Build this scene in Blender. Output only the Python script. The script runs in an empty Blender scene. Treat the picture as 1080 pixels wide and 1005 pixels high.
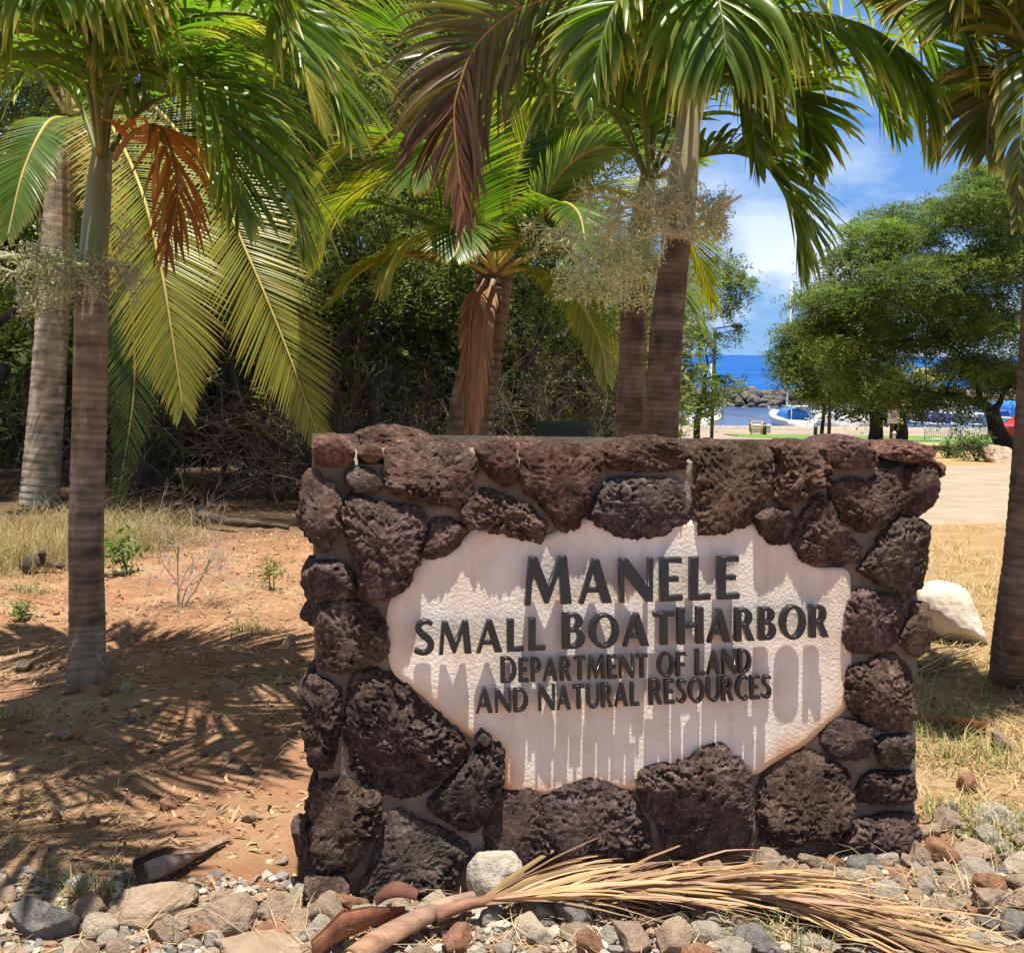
import bpy, math, random
import numpy as np
from mathutils import Matrix, Vector

C = bpy.context.scene.collection
scn = bpy.context.scene
R = math.radians

# ------------------------------------------------------------------ camera
F, W0, H0 = 1120.0, 1080.0, 1005.0        # focal length in photo pixels, photo size
PITCH, ROLL = R(6.65), R(0.6)
EYE = np.array([0.0, 0.0, 1.6])
_f = np.array([0, math.cos(PITCH), -math.sin(PITCH)])
_u0 = np.array([0, math.sin(PITCH), math.cos(PITCH)])
_x0 = np.array([1.0, 0, 0])
_r = math.cos(ROLL) * _x0 + math.sin(ROLL) * _u0
_u = -math.sin(ROLL) * _x0 + math.cos(ROLL) * _u0
cam = bpy.data.cameras.new('camera')
cam.sensor_width = 36; cam.sensor_fit = 'HORIZONTAL'
cam.lens = 36 * F / W0
cam.clip_start = 0.05; cam.clip_end = 60000
camo = bpy.data.objects.new('camera', cam); C.objects.link(camo)
M4 = Matrix(((_r[0], _u[0], -_f[0], EYE[0]), (_r[1], _u[1], -_f[1], EYE[1]), (_r[2], _u[2], -_f[2], EYE[2]), (0, 0, 0, 1)))
camo.matrix_world = M4
scn.camera = camo

# ------------------------------------------------------------------ light
SUN_EL = R(85.3)
THETA = R(11.9)                            # yaw of the sign wall
_n = np.array([math.sin(THETA), -math.cos(THETA), 0])
_uu = np.array([math.cos(THETA), math.sin(THETA), 0])
sdir = 0.135 * _n + 0.03 * _uu; sdir = sdir / np.linalg.norm(sdir)
SUN = np.array([sdir[0] * math.cos(SUN_EL), sdir[1] * math.cos(SUN_EL), math.sin(SUN_EL)])
sl = bpy.data.lights.new('sun', 'SUN'); sl.energy = 5.0; sl.angle = R(0.53); sl.color = (1.0, 0.95, 0.87)
so = bpy.data.objects.new('sun', sl); C.objects.link(so)
so.rotation_euler = Vector(SUN).to_track_quat('Z', 'Y').to_euler()
so.location = (0, 0, 30)

wd = bpy.data.worlds.new('World'); scn.world = wd; wd.use_nodes = True
nt = wd.node_tree; nt.nodes.clear()
def N(t, k, **kw):
    n = t.nodes.new(k)
    for a, b in kw.items():
        if a.startswith('i_'):
            n.inputs[a[2:]].default_value = b
        else:
            setattr(n, a, b)
    return n
sky = N(nt, 'ShaderNodeTexSky', sky_type='NISHITA', sun_disc=False, sun_elevation=SUN_EL,
        sun_rotation=math.atan2(sdir[0], sdir[1]), air_density=1.0, dust_density=0.0, ozone_density=3.0)
tc = N(nt, 'ShaderNodeTexCoord')
mp = N(nt, 'ShaderNodeMapping'); mp.inputs['Scale'].default_value = (3.2, 3.2, 8.0); mp.inputs['Location'].default_value = (0.3, 0.1, 0.45)
nz = N(nt, 'ShaderNodeTexNoise'); nz.inputs['Scale'].default_value = 1.7; nz.inputs['Detail'].default_value = 7; nz.inputs['Roughness'].default_value = 0.55
rp = N(nt, 'ShaderNodeValToRGB'); rp.color_ramp.elements[0].position = 0.40; rp.color_ramp.elements[1].position = 0.60
sx = N(nt, 'ShaderNodeSeparateXYZ')
mr = N(nt, 'ShaderNodeMapRange'); mr.inputs[1].default_value = 0.02; mr.inputs[2].default_value = 0.30; mr.inputs[3].default_value = 0.95; mr.inputs[4].default_value = 0.0
mu = N(nt, 'ShaderNodeMath', operation='MULTIPLY')
mx = N(nt, 'ShaderNodeMix', data_type='RGBA'); mx.inputs[7].default_value = (8.8, 9.3, 10.0, 1)
bg = N(nt, 'ShaderNodeBackground'); bg.inputs['Strength'].default_value = 0.068
ow = N(nt, 'ShaderNodeOutputWorld')
hs = N(nt, 'ShaderNodeHueSaturation'); hs.inputs['Saturation'].default_value = 0.5
L = nt.links.new
L(tc.outputs['Generated'], mp.inputs[0]); L(mp.outputs[0], nz.inputs['Vector']); L(nz.outputs[0], rp.inputs[0])
L(tc.outputs['Generated'], sx.inputs[0]); L(sx.outputs[2], mr.inputs[0]); L(rp.outputs[0], mu.inputs[0]); L(mr.outputs[0], mu.inputs[1])
hz = N(nt, 'ShaderNodeMapRange'); hz.interpolation_type = 'SMOOTHSTEP'; hz.inputs[1].default_value = 0.2; hz.inputs[2].default_value = 0.6; hz.inputs[3].default_value = 0.95; hz.inputs[4].default_value = 0.0
hm = N(nt, 'ShaderNodeMix', data_type='RGBA'); h2 = N(nt, 'ShaderNodeMapRange'); h2.inputs[1].default_value = 0.0; h2.inputs[2].default_value = 0.26
hc = N(nt, 'ShaderNodeMix', data_type='RGBA'); hc.inputs[6].default_value = (2.1, 4.1, 7.2, 1); hc.inputs[7].default_value = (0.68, 2.3, 6.1, 1)
L(sx.outputs[2], h2.inputs[0]); L(h2.outputs[0], hc.inputs[0]); L(hc.outputs[2], hm.inputs[7])
L(sx.outputs[2], hz.inputs[0]); L(hz.outputs[0], hm.inputs[0]); L(sky.outputs[0], hs.inputs['Color']); L(hs.outputs[0], hm.inputs[6]); L(hm.outputs[2], mx.inputs[6]); L(mu.outputs[0], mx.inputs[0]); L(mx.outputs[2], bg.inputs[0]); L(bg.outputs[0], ow.inputs[0])

scn.view_settings.view_transform = 'Standard'; scn.view_settings.look = 'None'
scn.view_settings.gamma = 1; scn.view_settings.use_curve_mapping = False
scn.view_settings.exposure = 0.95
scn.cycles.max_bounces = 6; scn.cycles.diffuse_bounces = 3; scn.cycles.glossy_bounces = 2
scn.cycles.transmission_bounces = 4; scn.cycles.transparent_max_bounces = 4
scn.cycles.caustics_reflective = False; scn.cycles.caustics_refractive = False
scn.cycles.use_denoising = True

# ------------------------------------------------------------------ helpers
rng = np.random.default_rng(7)
def nrm(v):
    v = np.asarray(v, float)
    return v / np.maximum(np.linalg.norm(v, axis=-1, keepdims=True), 1e-9)
def ray(px, py):
    return _f + (px - W0 / 2) / F * _r + (H0 / 2 - py) / F * _u
def P(px, py, d):                           # the point at optical depth d on a photo ray
    return EYE + ray(px, py) * d
_PY = [-30, 0, 8, 12, 25, 41, 62, 75, 85, 87, 90, 400]
_PZ = [0, 0, -0.0, -0.22, -1.0, -1.85, -3.35, -4.0, -4.38, -4.42, -7.0, -9.0]
def vnoise(p, seed=0):
    p = np.asarray(p, float); i = np.floor(p).astype(np.int64); f = p - i; f = f * f * (3 - 2 * f)
    def h(a):
        n = a[..., 0] * 73856093 ^ a[..., 1] * 19349663 ^ a[..., 2] * 83492791 ^ (seed * 2654435761 + 12345)
        n = (n ^ (n >> 13)) * 1274126177 & 0x7fffffff
        n = (n ^ (n >> 15)) * 668265263 & 0x7fffffff
        return ((n >> 8) & 0xffff) / 32767.5 - 1
    o = np.zeros(p.shape[:-1])
    for dx in (0, 1):
        for dy in (0, 1):
            for dz in (0, 1):
                w = (f[..., 0] if dx else 1 - f[..., 0]) * (f[..., 1] if dy else 1 - f[..., 1]) * (f[..., 2] if dz else 1 - f[..., 2])
                o += w * h(i + np.array([dx, dy, dz]))
    return o
def fbm(p, octv=4, seed=0, gain=0.5):
    p = np.asarray(p, float); o = 0; a = 1.0; s = 0
    for k in range(octv):
        o = o + a * vnoise(p * 2.03 ** k + 17.3 * k, seed + k); s += a; a *= gain
    return o / s
def gz(x, y):
    x = np.asarray(x, float); y = np.asarray(y, float)
    base = np.interp(y, _PY, _PZ)
    p = np.stack([x, y, 0 * x], -1)
    near = np.clip(1.2 - np.hypot(x, y) / 30, 0.0, 1)
    return base + near * (0.05 * fbm(p * 0.55, 2, 3) + 0.022 * fbm(p * 2.6, 2, 5))
def G(px, py, lift=0.0):                    # where a photo ray meets the ground
    d = ray(px, py); lo, hi = 0.5, 400.0
    for _ in range(34):
        m = (lo + hi) / 2; q = EYE + d * m
        if q[2] > np.interp(q[1], _PY, _PZ) + lift: lo = m
        else: hi = m
    if lo < 30:
        for _ in range(5):
            q = EYE + d * lo; e = q[2] - float(gz(q[0], q[1])) - lift; lo += 0.8 * e / max(0.06, -d[2])
    return EYE + d * lo
def catmull(p, n):
    p = np.asarray(p, float)
    p = np.vstack([2 * p[0] - p[1], p, 2 * p[-1] - p[-2]])
    k = len(p) - 3
    t = np.linspace(0, k - 1e-6, n); i = t.astype(int); f = (t - i)[:, None]
    a, b, c, d = p[i], p[i + 1], p[i + 2], p[i + 3]
    return 0.5 * (2 * b + (c - a) * f + (2 * a - 5 * b + 4 * c - d) * f ** 2 + (3 * b - a - 3 * c + d) * f ** 3)

class MB:
    def __init__(s): s.v = []; s.q = []; s.t = []; s.c = []; s.qm = []; s.tm = []; s.n = 0
    def add(s, v, q=None, t=None, col=(1, 1, 1), mi=0):
        v = np.asarray(v, float).reshape(-1, 3)
        c = np.asarray(col, float)
        if c.ndim == 1: c = np.tile(c[:3], (len(v), 1))
        s.v.append(v); s.c.append(c)
        if q is not None and len(q): q = np.asarray(q).reshape(-1, 4); s.q.append(q + s.n); s.qm.append(np.full(len(q), mi))
        if t is not None and len(t): t = np.asarray(t).reshape(-1, 3); s.t.append(t + s.n); s.tm.append(np.full(len(t), mi))
        s.n += len(v); return s
    def tube(s, pts, rad, seg=8, col=(1, 1, 1), mi=0, cap=True):
        pts = np.asarray(pts, float); n = len(pts); rad = np.broadcast_to(np.asarray(rad, float), (n,))
        T = nrm(np.gradient(pts, axis=0))
        a = np.array([1.0, 0, 0]) if abs(T[0][0]) < 0.8 else np.array([0, 1.0, 0])
        X = np.zeros((n, 3)); x = nrm(a - T[0] * (a @ T[0])); X[0] = x
        for i in range(1, n):
            x = x - T[i] * (x @ T[i]); x = x / max(np.linalg.norm(x), 1e-9); X[i] = x
        Y = np.cross(T, X)
        th = np.linspace(0, 2 * math.pi, seg, endpoint=False)
        v = pts[:, None] + rad[:, None, None] * (np.cos(th)[None, :, None] * X[:, None] + np.sin(th)[None, :, None] * Y[:, None])
        i = np.arange(n - 1)[:, None] * seg; j = np.arange(seg)[None]; k = (j + 1) % seg
        q = np.stack([i + j, i + k, i + seg + k, i + seg + j], -1).reshape(-1, 4)
        v = v.reshape(-1, 3); t = None
        if cap:
            v = np.vstack([v, pts[0], pts[-1]]); a0, b0 = n * seg, n * seg + 1
            jj = np.arange(seg); kk = (jj + 1) % seg
            t = np.vstack([np.stack([np.full(seg, a0), kk, jj], -1), np.stack([np.full(seg, b0), (n - 1) * seg + jj, (n - 1) * seg + kk], -1)])
        return s.add(v, q, t, col, mi)
    def box(s, lo, hi, col=(1, 1, 1), mi=0, m=None):
        x0, y0, z0 = lo; x1, y1, z1 = hi
        v = np.array([(x0, y0, z0), (x1, y0, z0), (x1, y1, z0), (x0, y1, z0), (x0, y0, z1), (x1, y0, z1), (x1, y1, z1), (x0, y1, z1)], float)
        if m is not None: v = v @ np.asarray(m)[:3, :3].T
        return s.add(v, [(0, 3, 2, 1), (4, 5, 6, 7), (0, 1, 5, 4), (1, 2, 6, 5), (2, 3, 7, 6), (3, 0, 4, 7)], None, col, mi)
    def mesh(s, name, mats, org=(0, 0, 0), smooth=True):
        V = np.concatenate(s.v) - np.asarray(org); Cc = np.concatenate(s.c)
        Q = np.concatenate(s.q) if s.q else np.zeros((0, 4), int); T = np.concatenate(s.t) if s.t else np.zeros((0, 3), int)
        mi = np.concatenate((s.qm if s.q else []) + (s.tm if s.t else []) + [np.zeros(0)]).astype(np.int32)
        me = bpy.data.meshes.new(name)
        me.vertices.add(len(V)); me.vertices.foreach_set('co', V.ravel().astype(np.float32))
        lp = np.concatenate([Q.ravel(), T.ravel()]).astype(np.int32)
        me.loops.add(len(lp)); me.loops.foreach_set('vertex_index', lp)
        me.polygons.add(len(Q) + len(T))
        st = np.concatenate([np.arange(len(Q)) * 4, len(Q) * 4 + np.arange(len(T)) * 3]).astype(np.int32)
        me.polygons.foreach_set('loop_start', st)
        me.polygons.foreach_set('material_index', mi)
        me.polygons.foreach_set('use_smooth', np.full(len(mi), smooth))
        at = me.color_attributes.new('Col', 'FLOAT_COLOR', 'POINT')
        at.data.foreach_set('color', np.hstack([Cc, np.ones((len(Cc), 1))]).ravel().astype(np.float32))
        me.update(calc_edges=True); me.validate()
        for m in (mats if isinstance(mats, (list, tuple)) else [mats]): me.materials.append(m)
        return me
    def build(s, name, mats, parent=None, smooth=True, loc=None):
        """one mesh object; vertices are given in world space, the origin goes to the parent's (or loc)"""
        org = np.array(parent['_o']) if parent is not None else (np.asarray(loc) if loc is not None else np.zeros(3))
        o = bpy.data.objects.new(name, s.mesh(name, mats, org, smooth)); C.objects.link(o)
        if parent is not None:
            o.parent = parent; o['_o'] = [float(x) for x in org]
        else:
            o.location = org; o['_o'] = [float(x) for x in org]
        return o
def tag(o, label=None, cat=None, group=None, kind=None):
    if label: o['label'] = label
    if cat: o['category'] = cat
    if group: o['group'] = group
    if kind: o['kind'] = kind
    return o
def thing(name, label, cat, loc, group=None):
    o = bpy.data.objects.new(name, None); C.objects.link(o); o.empty_display_size = 0.1
    o.location = loc; o['_o'] = [float(x) for x in loc]
    return tag(o, label, cat, group)

# ------------------------------------------------------------------ materials
def newmat(name):
    m = bpy.data.materials.new(name); m.use_nodes = True
    t = m.node_tree; t.nodes.clear()
    b = N(t, 'ShaderNodeBsdfPrincipled'); o = N(t, 'ShaderNodeOutputMaterial'); t.links.new(b.outputs[0], o.inputs[0])
    return m, t, b, o
def ramp(t, stops):
    r = N(t, 'ShaderNodeValToRGB'); e = r.color_ramp.elements
    while len(e) < len(stops): e.new(0.5)
    for k, (p, c) in enumerate(stops): e[k].position = p; e[k].color = (*c, 1)
    return r
def mat_noise(name, stops, scale=5, detail=6, rough=0.85, bump=0.3, bscale=None, dist=0.01, stretch=None, attr=False, rgh=0.6, vor=None, spec=0.3):
    m, t, b, o = newmat(name); l = t.links.new
    tc = N(t, 'ShaderNodeTexCoord'); src = tc.outputs['Object']
    if stretch:
        mp = N(t, 'ShaderNodeMapping'); mp.inputs['Scale'].default_value = stretch; l(src, mp.inputs[0]); src = mp.outputs[0]
    n = N(t, 'ShaderNodeTexNoise'); n.inputs['Scale'].default_value = scale; n.inputs['Detail'].default_value = detail; n.inputs['Roughness'].default_value = rgh
    l(src, n.inputs['Vector']); r = ramp(t, stops); l(n.outputs[0], r.inputs[0]); col = r.outputs[0]
    if attr:
        a = N(t, 'ShaderNodeVertexColor', layer_name='Col'); x = N(t, 'ShaderNodeMix', data_type='RGBA', blend_type='MULTIPLY'); x.inputs[0].default_value = 1
        l(col, x.inputs[6]); l(a.outputs[0], x.inputs[7]); col = x.outputs[2]
    l(col, b.inputs['Base Color']); b.inputs['Roughness'].default_value = rough; b.inputs['Specular IOR Level'].default_value = spec
    if bump:
        bn = N(t, 'ShaderNodeTexNoise'); bn.inputs['Scale'].default_value = bscale or scale * 4; bn.inputs['Detail'].default_value = 8; bn.inputs['Roughness'].default_value = 0.7
        l(src, bn.inputs['Vector']); h = bn.outputs[0]
        if vor:
            vt = N(t, 'ShaderNodeTexVoronoi'); vt.inputs['Scale'].default_value = vor
            nd = N(t, 'ShaderNodeMix', data_type='RGBA', blend_type='LINEAR_LIGHT'); nd.inputs[0].default_value = 0.03
            l(src, nd.inputs[6]); l(bn.outputs['Color'], nd.inputs[7]); l(nd.outputs[2], vt.inputs['Vector'])
            mr = N(t, 'ShaderNodeMapRange'); mr.inputs[2].default_value = 0.55; l(vt.outputs[0], mr.inputs[0])
            ad = N(t, 'ShaderNodeMath', operation='ADD'); l(mr.outputs[0], ad.inputs[0]); l(bn.outputs[0], ad.inputs[1]); h = ad.outputs[0]
        bp = N(t, 'ShaderNodeBump'); bp.inputs['Strength'].default_value = bump; bp.inputs['Distance'].default_value = dist
        l(h, bp.inputs['Height']); l(bp.outputs[0], b.inputs['Normal'])
    return m
def mat_leaf(name, trans=0.4, rough=0.42, tboost=(1.6, 1.7, 0.7), spec=0.4):
    m, t, b, o = newmat(name); l = t.links.new
    a = N(t, 'ShaderNodeVertexColor', layer_name='Col')
    l(a.outputs[0], b.inputs['Base Color']); b.inputs['Roughness'].default_value = rough; b.inputs['Specular IOR Level'].default_value = spec
    tr = N(t, 'ShaderNodeBsdfTranslucent'); x = N(t, 'ShaderNodeMix', data_type='RGBA', blend_type='MULTIPLY'); x.inputs[0].default_value = 1; x.inputs[7].default_value = (*tboost, 1)
    l(a.outputs[0], x.inputs[6]); l(x.outputs[2], tr.inputs[0])
    ms = N(t, 'ShaderNodeMixShader'); ms.inputs[0].default_value = trans
    l(b.outputs[0], ms.inputs[1]); l(tr.outputs[0], ms.inputs[2]); l(ms.outputs[0], o.inputs[0])
    return m
def mat_plain(name, col, rough=0.6, metal=0, spec=0.4, attr=False):
    m, t, b, o = newmat(name)
    b.inputs['Base Color'].default_value = (*col, 1); b.inputs['Roughness'].default_value = rough; b.inputs['Metallic'].default_value = metal; b.inputs['Specular IOR Level'].default_value = spec
    tc = N(t, 'ShaderNodeTexCoord'); n = N(t, 'ShaderNodeTexNoise'); n.inputs['Scale'].default_value = 6; n.inputs['Detail'].default_value = 5
    r = ramp(t, [(0.3, tuple(c * 0.78 for c in col)), (0.7, tuple(min(1, c * 1.12) for c in col))])
    t.links.new(tc.outputs['Object'], n.inputs['Vector']); t.links.new(n.outputs[0], r.inputs[0]); t.links.new(r.outputs[0], b.inputs['Base Color'])
    return m

M = {}
M['leaf'] = mat_leaf('palm_leaf', 0.42, 0.33, (1.55, 1.9, 0.5), spec=0.45)
M['tree_leaf'] = mat_leaf('tree_leaf', 0.35, 0.6, (1.5, 1.6, 0.8), 0.25)
M['dry_leaf'] = mat_leaf('dry_leaf', 0.3, 0.6, (1.4, 1.1, 0.7), 0.25)
M['stem'] = mat_noise('palm_stem', [(0.3, (0.75, 0.75, 0.75)), (0.7, (1.1, 1.1, 1.1))], 8, attr=True, rough=0.55, bump=0.1)
M['straw'] = mat_leaf('straw', 0.2, 0.75, (1.3, 1.1, 0.8), 0.2)
M['lava'] = mat_noise('lava_rock', [(0.28, (0.07, 0.048, 0.04)), (0.48, (0.155, 0.108, 0.087)), (0.62, (0.25, 0.178, 0.145)), (0.75, (0.38, 0.29, 0.24))], 17, 9, 0.92, 1.0, 55, 0.03, attr=True, rgh=0.72, vor=75, spec=0.12)
M['mortar'] = mat_noise('mortar', [(0.3, (0.15, 0.115, 0.082)), (0.7, (0.29, 0.235, 0.175))], 7, 8, 0.95, 0.8, 70, 0.012, spec=0.1)
M['bark'] = mat_noise('tree_bark', [(0.3, (0.035, 0.028, 0.022)), (0.7, (0.11, 0.09, 0.07))], 3, 6, 0.95, 0.8, 14, 0.05, stretch=(3, 3, 0.7), spec=0.1)
M['twig'] = mat_noise('twig_bark', [(0.3, (0.05, 0.038, 0.03)), (0.7, (0.15, 0.115, 0.088))], 6, 4, 0.95, 0.3, spec=0.1)
M['deadwood'] = mat_noise('dead_wood', [(0.3, (0.03, 0.022, 0.018)), (0.7, (0.10, 0.075, 0.055))], 6, 6, 0.95, 0.6, spec=0.1)
M['letter'] = mat_plain('letter_black', (0.012, 0.0135, 0.016), 0.3, 0.0, 0.5)
M['white'] = mat_plain('white_paint', (0.8, 0.8, 0.78), 0.4)
M['blue'] = mat_plain('blue_canvas', (0.03, 0.2, 0.62), 0.8)
M['navy'] = mat_plain('navy_canvas', (0.035, 0.04, 0.2), 0.8)
M['glass'] = mat_plain('dark_glass', (0.02, 0.03, 0.04), 0.1)
M['black'] = mat_plain('black_paint', (0.03, 0.028, 0.03), 0.6)
M['metal'] = mat_plain('galvanised_metal', (0.55, 0.55, 0.53), 0.45, 0.5)
M['alu'] = mat_plain('painted_mast', (0.75, 0.75, 0.74), 0.4)
M['yellow'] = mat_plain('yellow_paint', (0.75, 0.36, 0.05), 0.55)
M['red'] = mat_plain('red_paint', (0.42, 0.03, 0.03), 0.5)
M['greenpaint'] = mat_noise('green_paint', [(0.3, (0.008, 0.022, 0.018)), (0.7, (0.02, 0.045, 0.036))], 3, 4, 0.5, 0.1)

# ------------------------------------------------------------------ ground, road, water
def axis(lo, hi, fine, c0, c1, grow=1.09):
    a = list(np.arange(c0, c1, fine)); s = fine
    while a[-1] < hi: s *= grow; a.append(a[-1] + s)
    b = []; s = fine; x = c0
    while x > lo: s *= grow; x -= s; b.append(x)
    return np.array(b[::-1] + a)
xs = axis(-160, 200, 0.035, -3.2, 3.6); ys = np.concatenate([axis(-12, 85.9, 0.035, 1.6, 7.6, 1.05), [87.0, 87.3, 90.0]])
ys = np.unique(np.where((ys > 85.9) & (ys < 87), 86.0, ys))
X, Y = np.meshgrid(xs, ys); Z = gz(X, Y)
p3 = np.stack([X, Y, 0 * X], -1)
fall = np.clip(1.3 - np.hypot(X, Y) / 14, 0, 1)
Z = Z + fall * (0.012 * fbm(p3 * 8, 3, 21) + 0.008 * np.maximum(0, fbm(p3 * 19, 2, 31)) )
nx = len(xs); i = (np.arange(len(ys) - 1)[:, None] * nx + np.arange(nx - 1)[None]).ravel()
gm = MB().add(np.stack([X, Y, Z], -1), np.stack([i, i + 1, i + nx + 1, i + nx], -1))
m, t, b, o = newmat('ground_soil'); l = t.links.new
tc = N(t, 'ShaderNodeTexCoord'); sp = N(t, 'ShaderNodeSeparateXYZ'); l(tc.outputs['Object'], sp.inputs[0])
def nodeN(scale, detail=6, rgh=0.6, src=None, strch=None):
    n = N(t, 'ShaderNodeTexNoise'); n.inputs['Scale'].default_value = scale; n.inputs['Detail'].default_value = detail; n.inputs['Roughness'].default_value = rgh
    s = tc.outputs['Object']
    if strch: q = N(t, 'ShaderNodeMapping'); q.inputs['Scale'].default_value = strch; l(s, q.inputs[0]); s = q.outputs[0]
    l(s, n.inputs['Vector']); return n.outputs[0]
def mixc(f, a, b_):
    x = N(t, 'ShaderNodeMix', data_type='RGBA'); l(f, x.inputs[0])
    for k, v in ((6, a), (7, b_)):
        if isinstance(v, tuple): x.inputs[k].default_value = (*v, 1)
        else: l(v, x.inputs[k])
    return x.outputs[2]
def rng_(src, a, b_, c=0, d=1):
    q = N(t, 'ShaderNodeMapRange'); q.interpolation_type = 'SMOOTHSTEP'
    for k, v in enumerate((a, b_, c, d)): q.inputs[k + 1].default_value = v
    l(src, q.inputs[0]); return q.outputs[0]
def mth(op, a, b_):
    q = N(t, 'ShaderNodeMath', operation=op)
    for k, v in ((0, a), (1, b_)):
        if isinstance(v, (int, float)): q.inputs[k].default_value = v
        else: l(v, q.inputs[k])
    return q.outputs[0]
soil = ramp(t, [(0.25, (0.19, 0.085, 0.045)), (0.5, (0.36, 0.185, 0.10)), (0.75, (0.50, 0.31, 0.185))]); l(nodeN(2.3, 10, 0.72), soil.inputs[0])
straw = ramp(t, [(0.3, (0.30, 0.195, 0.10)), (0.7, (0.56, 0.41, 0.235))]); l(nodeN(26, 6, 0.8), straw.inputs[0])
lawn = ramp(t, [(0.32, (0.23, 0.145, 0.065)), (0.7, (0.49, 0.33, 0.165))]); l(nodeN(3, 13, 0.9), lawn.inputs[0])
sm = rng_(nodeN(0.8, 8, 0.7), 0.47, 0.68)
c1 = mixc(sm, soil.outputs[0], straw.outputs[0])
xw = mth('ADD', sp.outputs[0], mth('MULTIPLY', nodeN(0.5, 3), 1.2))
yx = mth('ADD', sp.outputs[1], mth('MULTIPLY', nodeN(0.9, 3), 1.0))
lm = mth('MULTIPLY', rng_(xw, 1.2, 2.2), rng_(yx, 4.0, 5.2))
c2 = mixc(lm, c1, lawn.outputs[0])
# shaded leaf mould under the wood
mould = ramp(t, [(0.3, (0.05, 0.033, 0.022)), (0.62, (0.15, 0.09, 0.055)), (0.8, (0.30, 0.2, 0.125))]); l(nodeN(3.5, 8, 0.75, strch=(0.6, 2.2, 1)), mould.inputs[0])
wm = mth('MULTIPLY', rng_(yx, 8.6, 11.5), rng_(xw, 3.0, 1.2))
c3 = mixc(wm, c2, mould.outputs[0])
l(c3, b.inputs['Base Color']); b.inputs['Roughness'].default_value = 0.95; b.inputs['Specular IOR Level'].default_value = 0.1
bp = N(t, 'ShaderNodeBump'); bp.inputs['Strength'].default_value = 0.9; bp.inputs['Distance'].default_value = 0.03
l(nodeN(30, 8, 0.75), bp.inputs['Height']); l(bp.outputs[0], b.inputs['Normal'])
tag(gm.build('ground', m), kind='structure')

def sheet(name, poly_fn, mat, lift, nx_=60, ny_=20):
    """a sheet laid over the ground: poly_fn(u, v) gives plan positions"""
    u, v = np.meshgrid(np.linspace(0, 1, nx_), np.linspace(0, 1, ny_)); x, y = poly_fn(u, v)
    z = gz(x, y) + lift; z[0] -= lift + 0.15; z[-1] -= lift + 0.15
    i = (np.arange(ny_ - 1)[:, None] * nx_ + np.arange(nx_ - 1)[None]).ravel()
    return tag(MB().add(np.stack([x, y, z], -1), np.stack([i, i + 1, i + nx_ + 1, i + nx_], -1)).build(name, mat), kind='structure')
M['road'] = mat_noise('pale_road', [(0.3, (0.24, 0.185, 0.13)), (0.7, (0.36, 0.285, 0.205))], 1.4, 11, 0.9, 0.2, 30, 0.01, spec=0.15)
M['park'] = mat_noise('parking_paving', [(0.3, (0.22, 0.17, 0.13)), (0.7, (0.33, 0.26, 0.2))], 0.3, 8, 0.9, 0.1, 10, 0.01, spec=0.15)
a0, a1 = G(985, 553), G(985, 497); b0, b1 = G(1090, 546), G(1090, 490)
def roadf(u, v):
    x = 2.0 + 60 * u ** 1.5
    near = a0[1] + (x - a0[0]) * 0.07; far = a1[1] + 2.5 + (x - a1[0]) * 0.13
    wob = 0.25 * np.sin(x * 0.9) + 0.15 * np.sin(x * 2.3 + 1)
    return x, near + (far - near) * v + wob * (1 - 2 * v)
sheet('road', roadf, M['road'], 0.03, 140, 40)
sheet('parking_lot', lambda u, v: (6 + 60 * u + 0 * v, 50 + 3 * np.sin(u * 9) * (1 - v) + (85.7 - 50) * v), M['park'], 0.05, 40, 40)
M['lawn'] = mat_noise('green_lawn', [(0.3, (0.07, 0.14, 0.025)), (0.7, (0.16, 0.26, 0.06))], 2, 8, 0.9, 0.4, 20, 0.05, spec=0.1)
sheet('lawn', lambda u, v: (14.5 + 45 * u, (46 + 22 * (1 - u) ** 6 - 1.0 * np.sin(u * 5)) * (1 - v) + v * (73 + 4 * u)), M['lawn'], 0.10, 60, 24)
# water
def water(name, x0, x1, y0, y1, z, cols, sc, bump, rgh=0.22, spec=0.35):
    m, t, b, o = newmat(name)
    tc = N(t, 'ShaderNodeTexCoord'); mp = N(t, 'ShaderNodeMapping'); mp.inputs['Scale'].default_value = sc
    n = N(t, 'ShaderNodeTexNoise'); n.inputs['Scale'].default_value = 1; n.inputs['Detail'].default_value = 8
    r = ramp(t, cols); l = t.links.new
    l(tc.outputs['Object'], mp.inputs[0]); l(mp.outputs[0], n.inputs['Vector']); l(n.outputs[0], r.inputs[0]); l(r.outputs[0], b.inputs['Base Color'])
    b.inputs['Roughness'].default_value = rgh; b.inputs['Specular IOR Level'].default_value = spec
    bp = N(t, 'ShaderNodeBump'); bp.inputs['Strength'].default_value = bump; bp.inputs['Distance'].default_value = 0.5; l(n.outputs[0], bp.inputs['Height']); l(bp.outputs[0], b.inputs['Normal'])
    mb = MB().add([(x0, y0, z), (x1, y0, z), (x1, y1, z), (x0, y1, z)], [(0, 1, 2, 3)])
    return tag(mb.build(name, m), kind='structure')
WZ = -4.75
water('harbor_water', -400, 600, 87.1, 131, WZ, [(0.3, (0.03, 0.06, 0.13)), (0.7, (0.06, 0.11, 0.22))], (0.5, 1.5, 1), 0.25)
water('sea', -30000, 30000, 131, 40000, WZ, [(0.35, (0.006, 0.06, 0.22)), (0.65, (0.014, 0.095, 0.31))], (0.02, 0.06, 1), 0.9, 0.6, 0.08)

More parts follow.
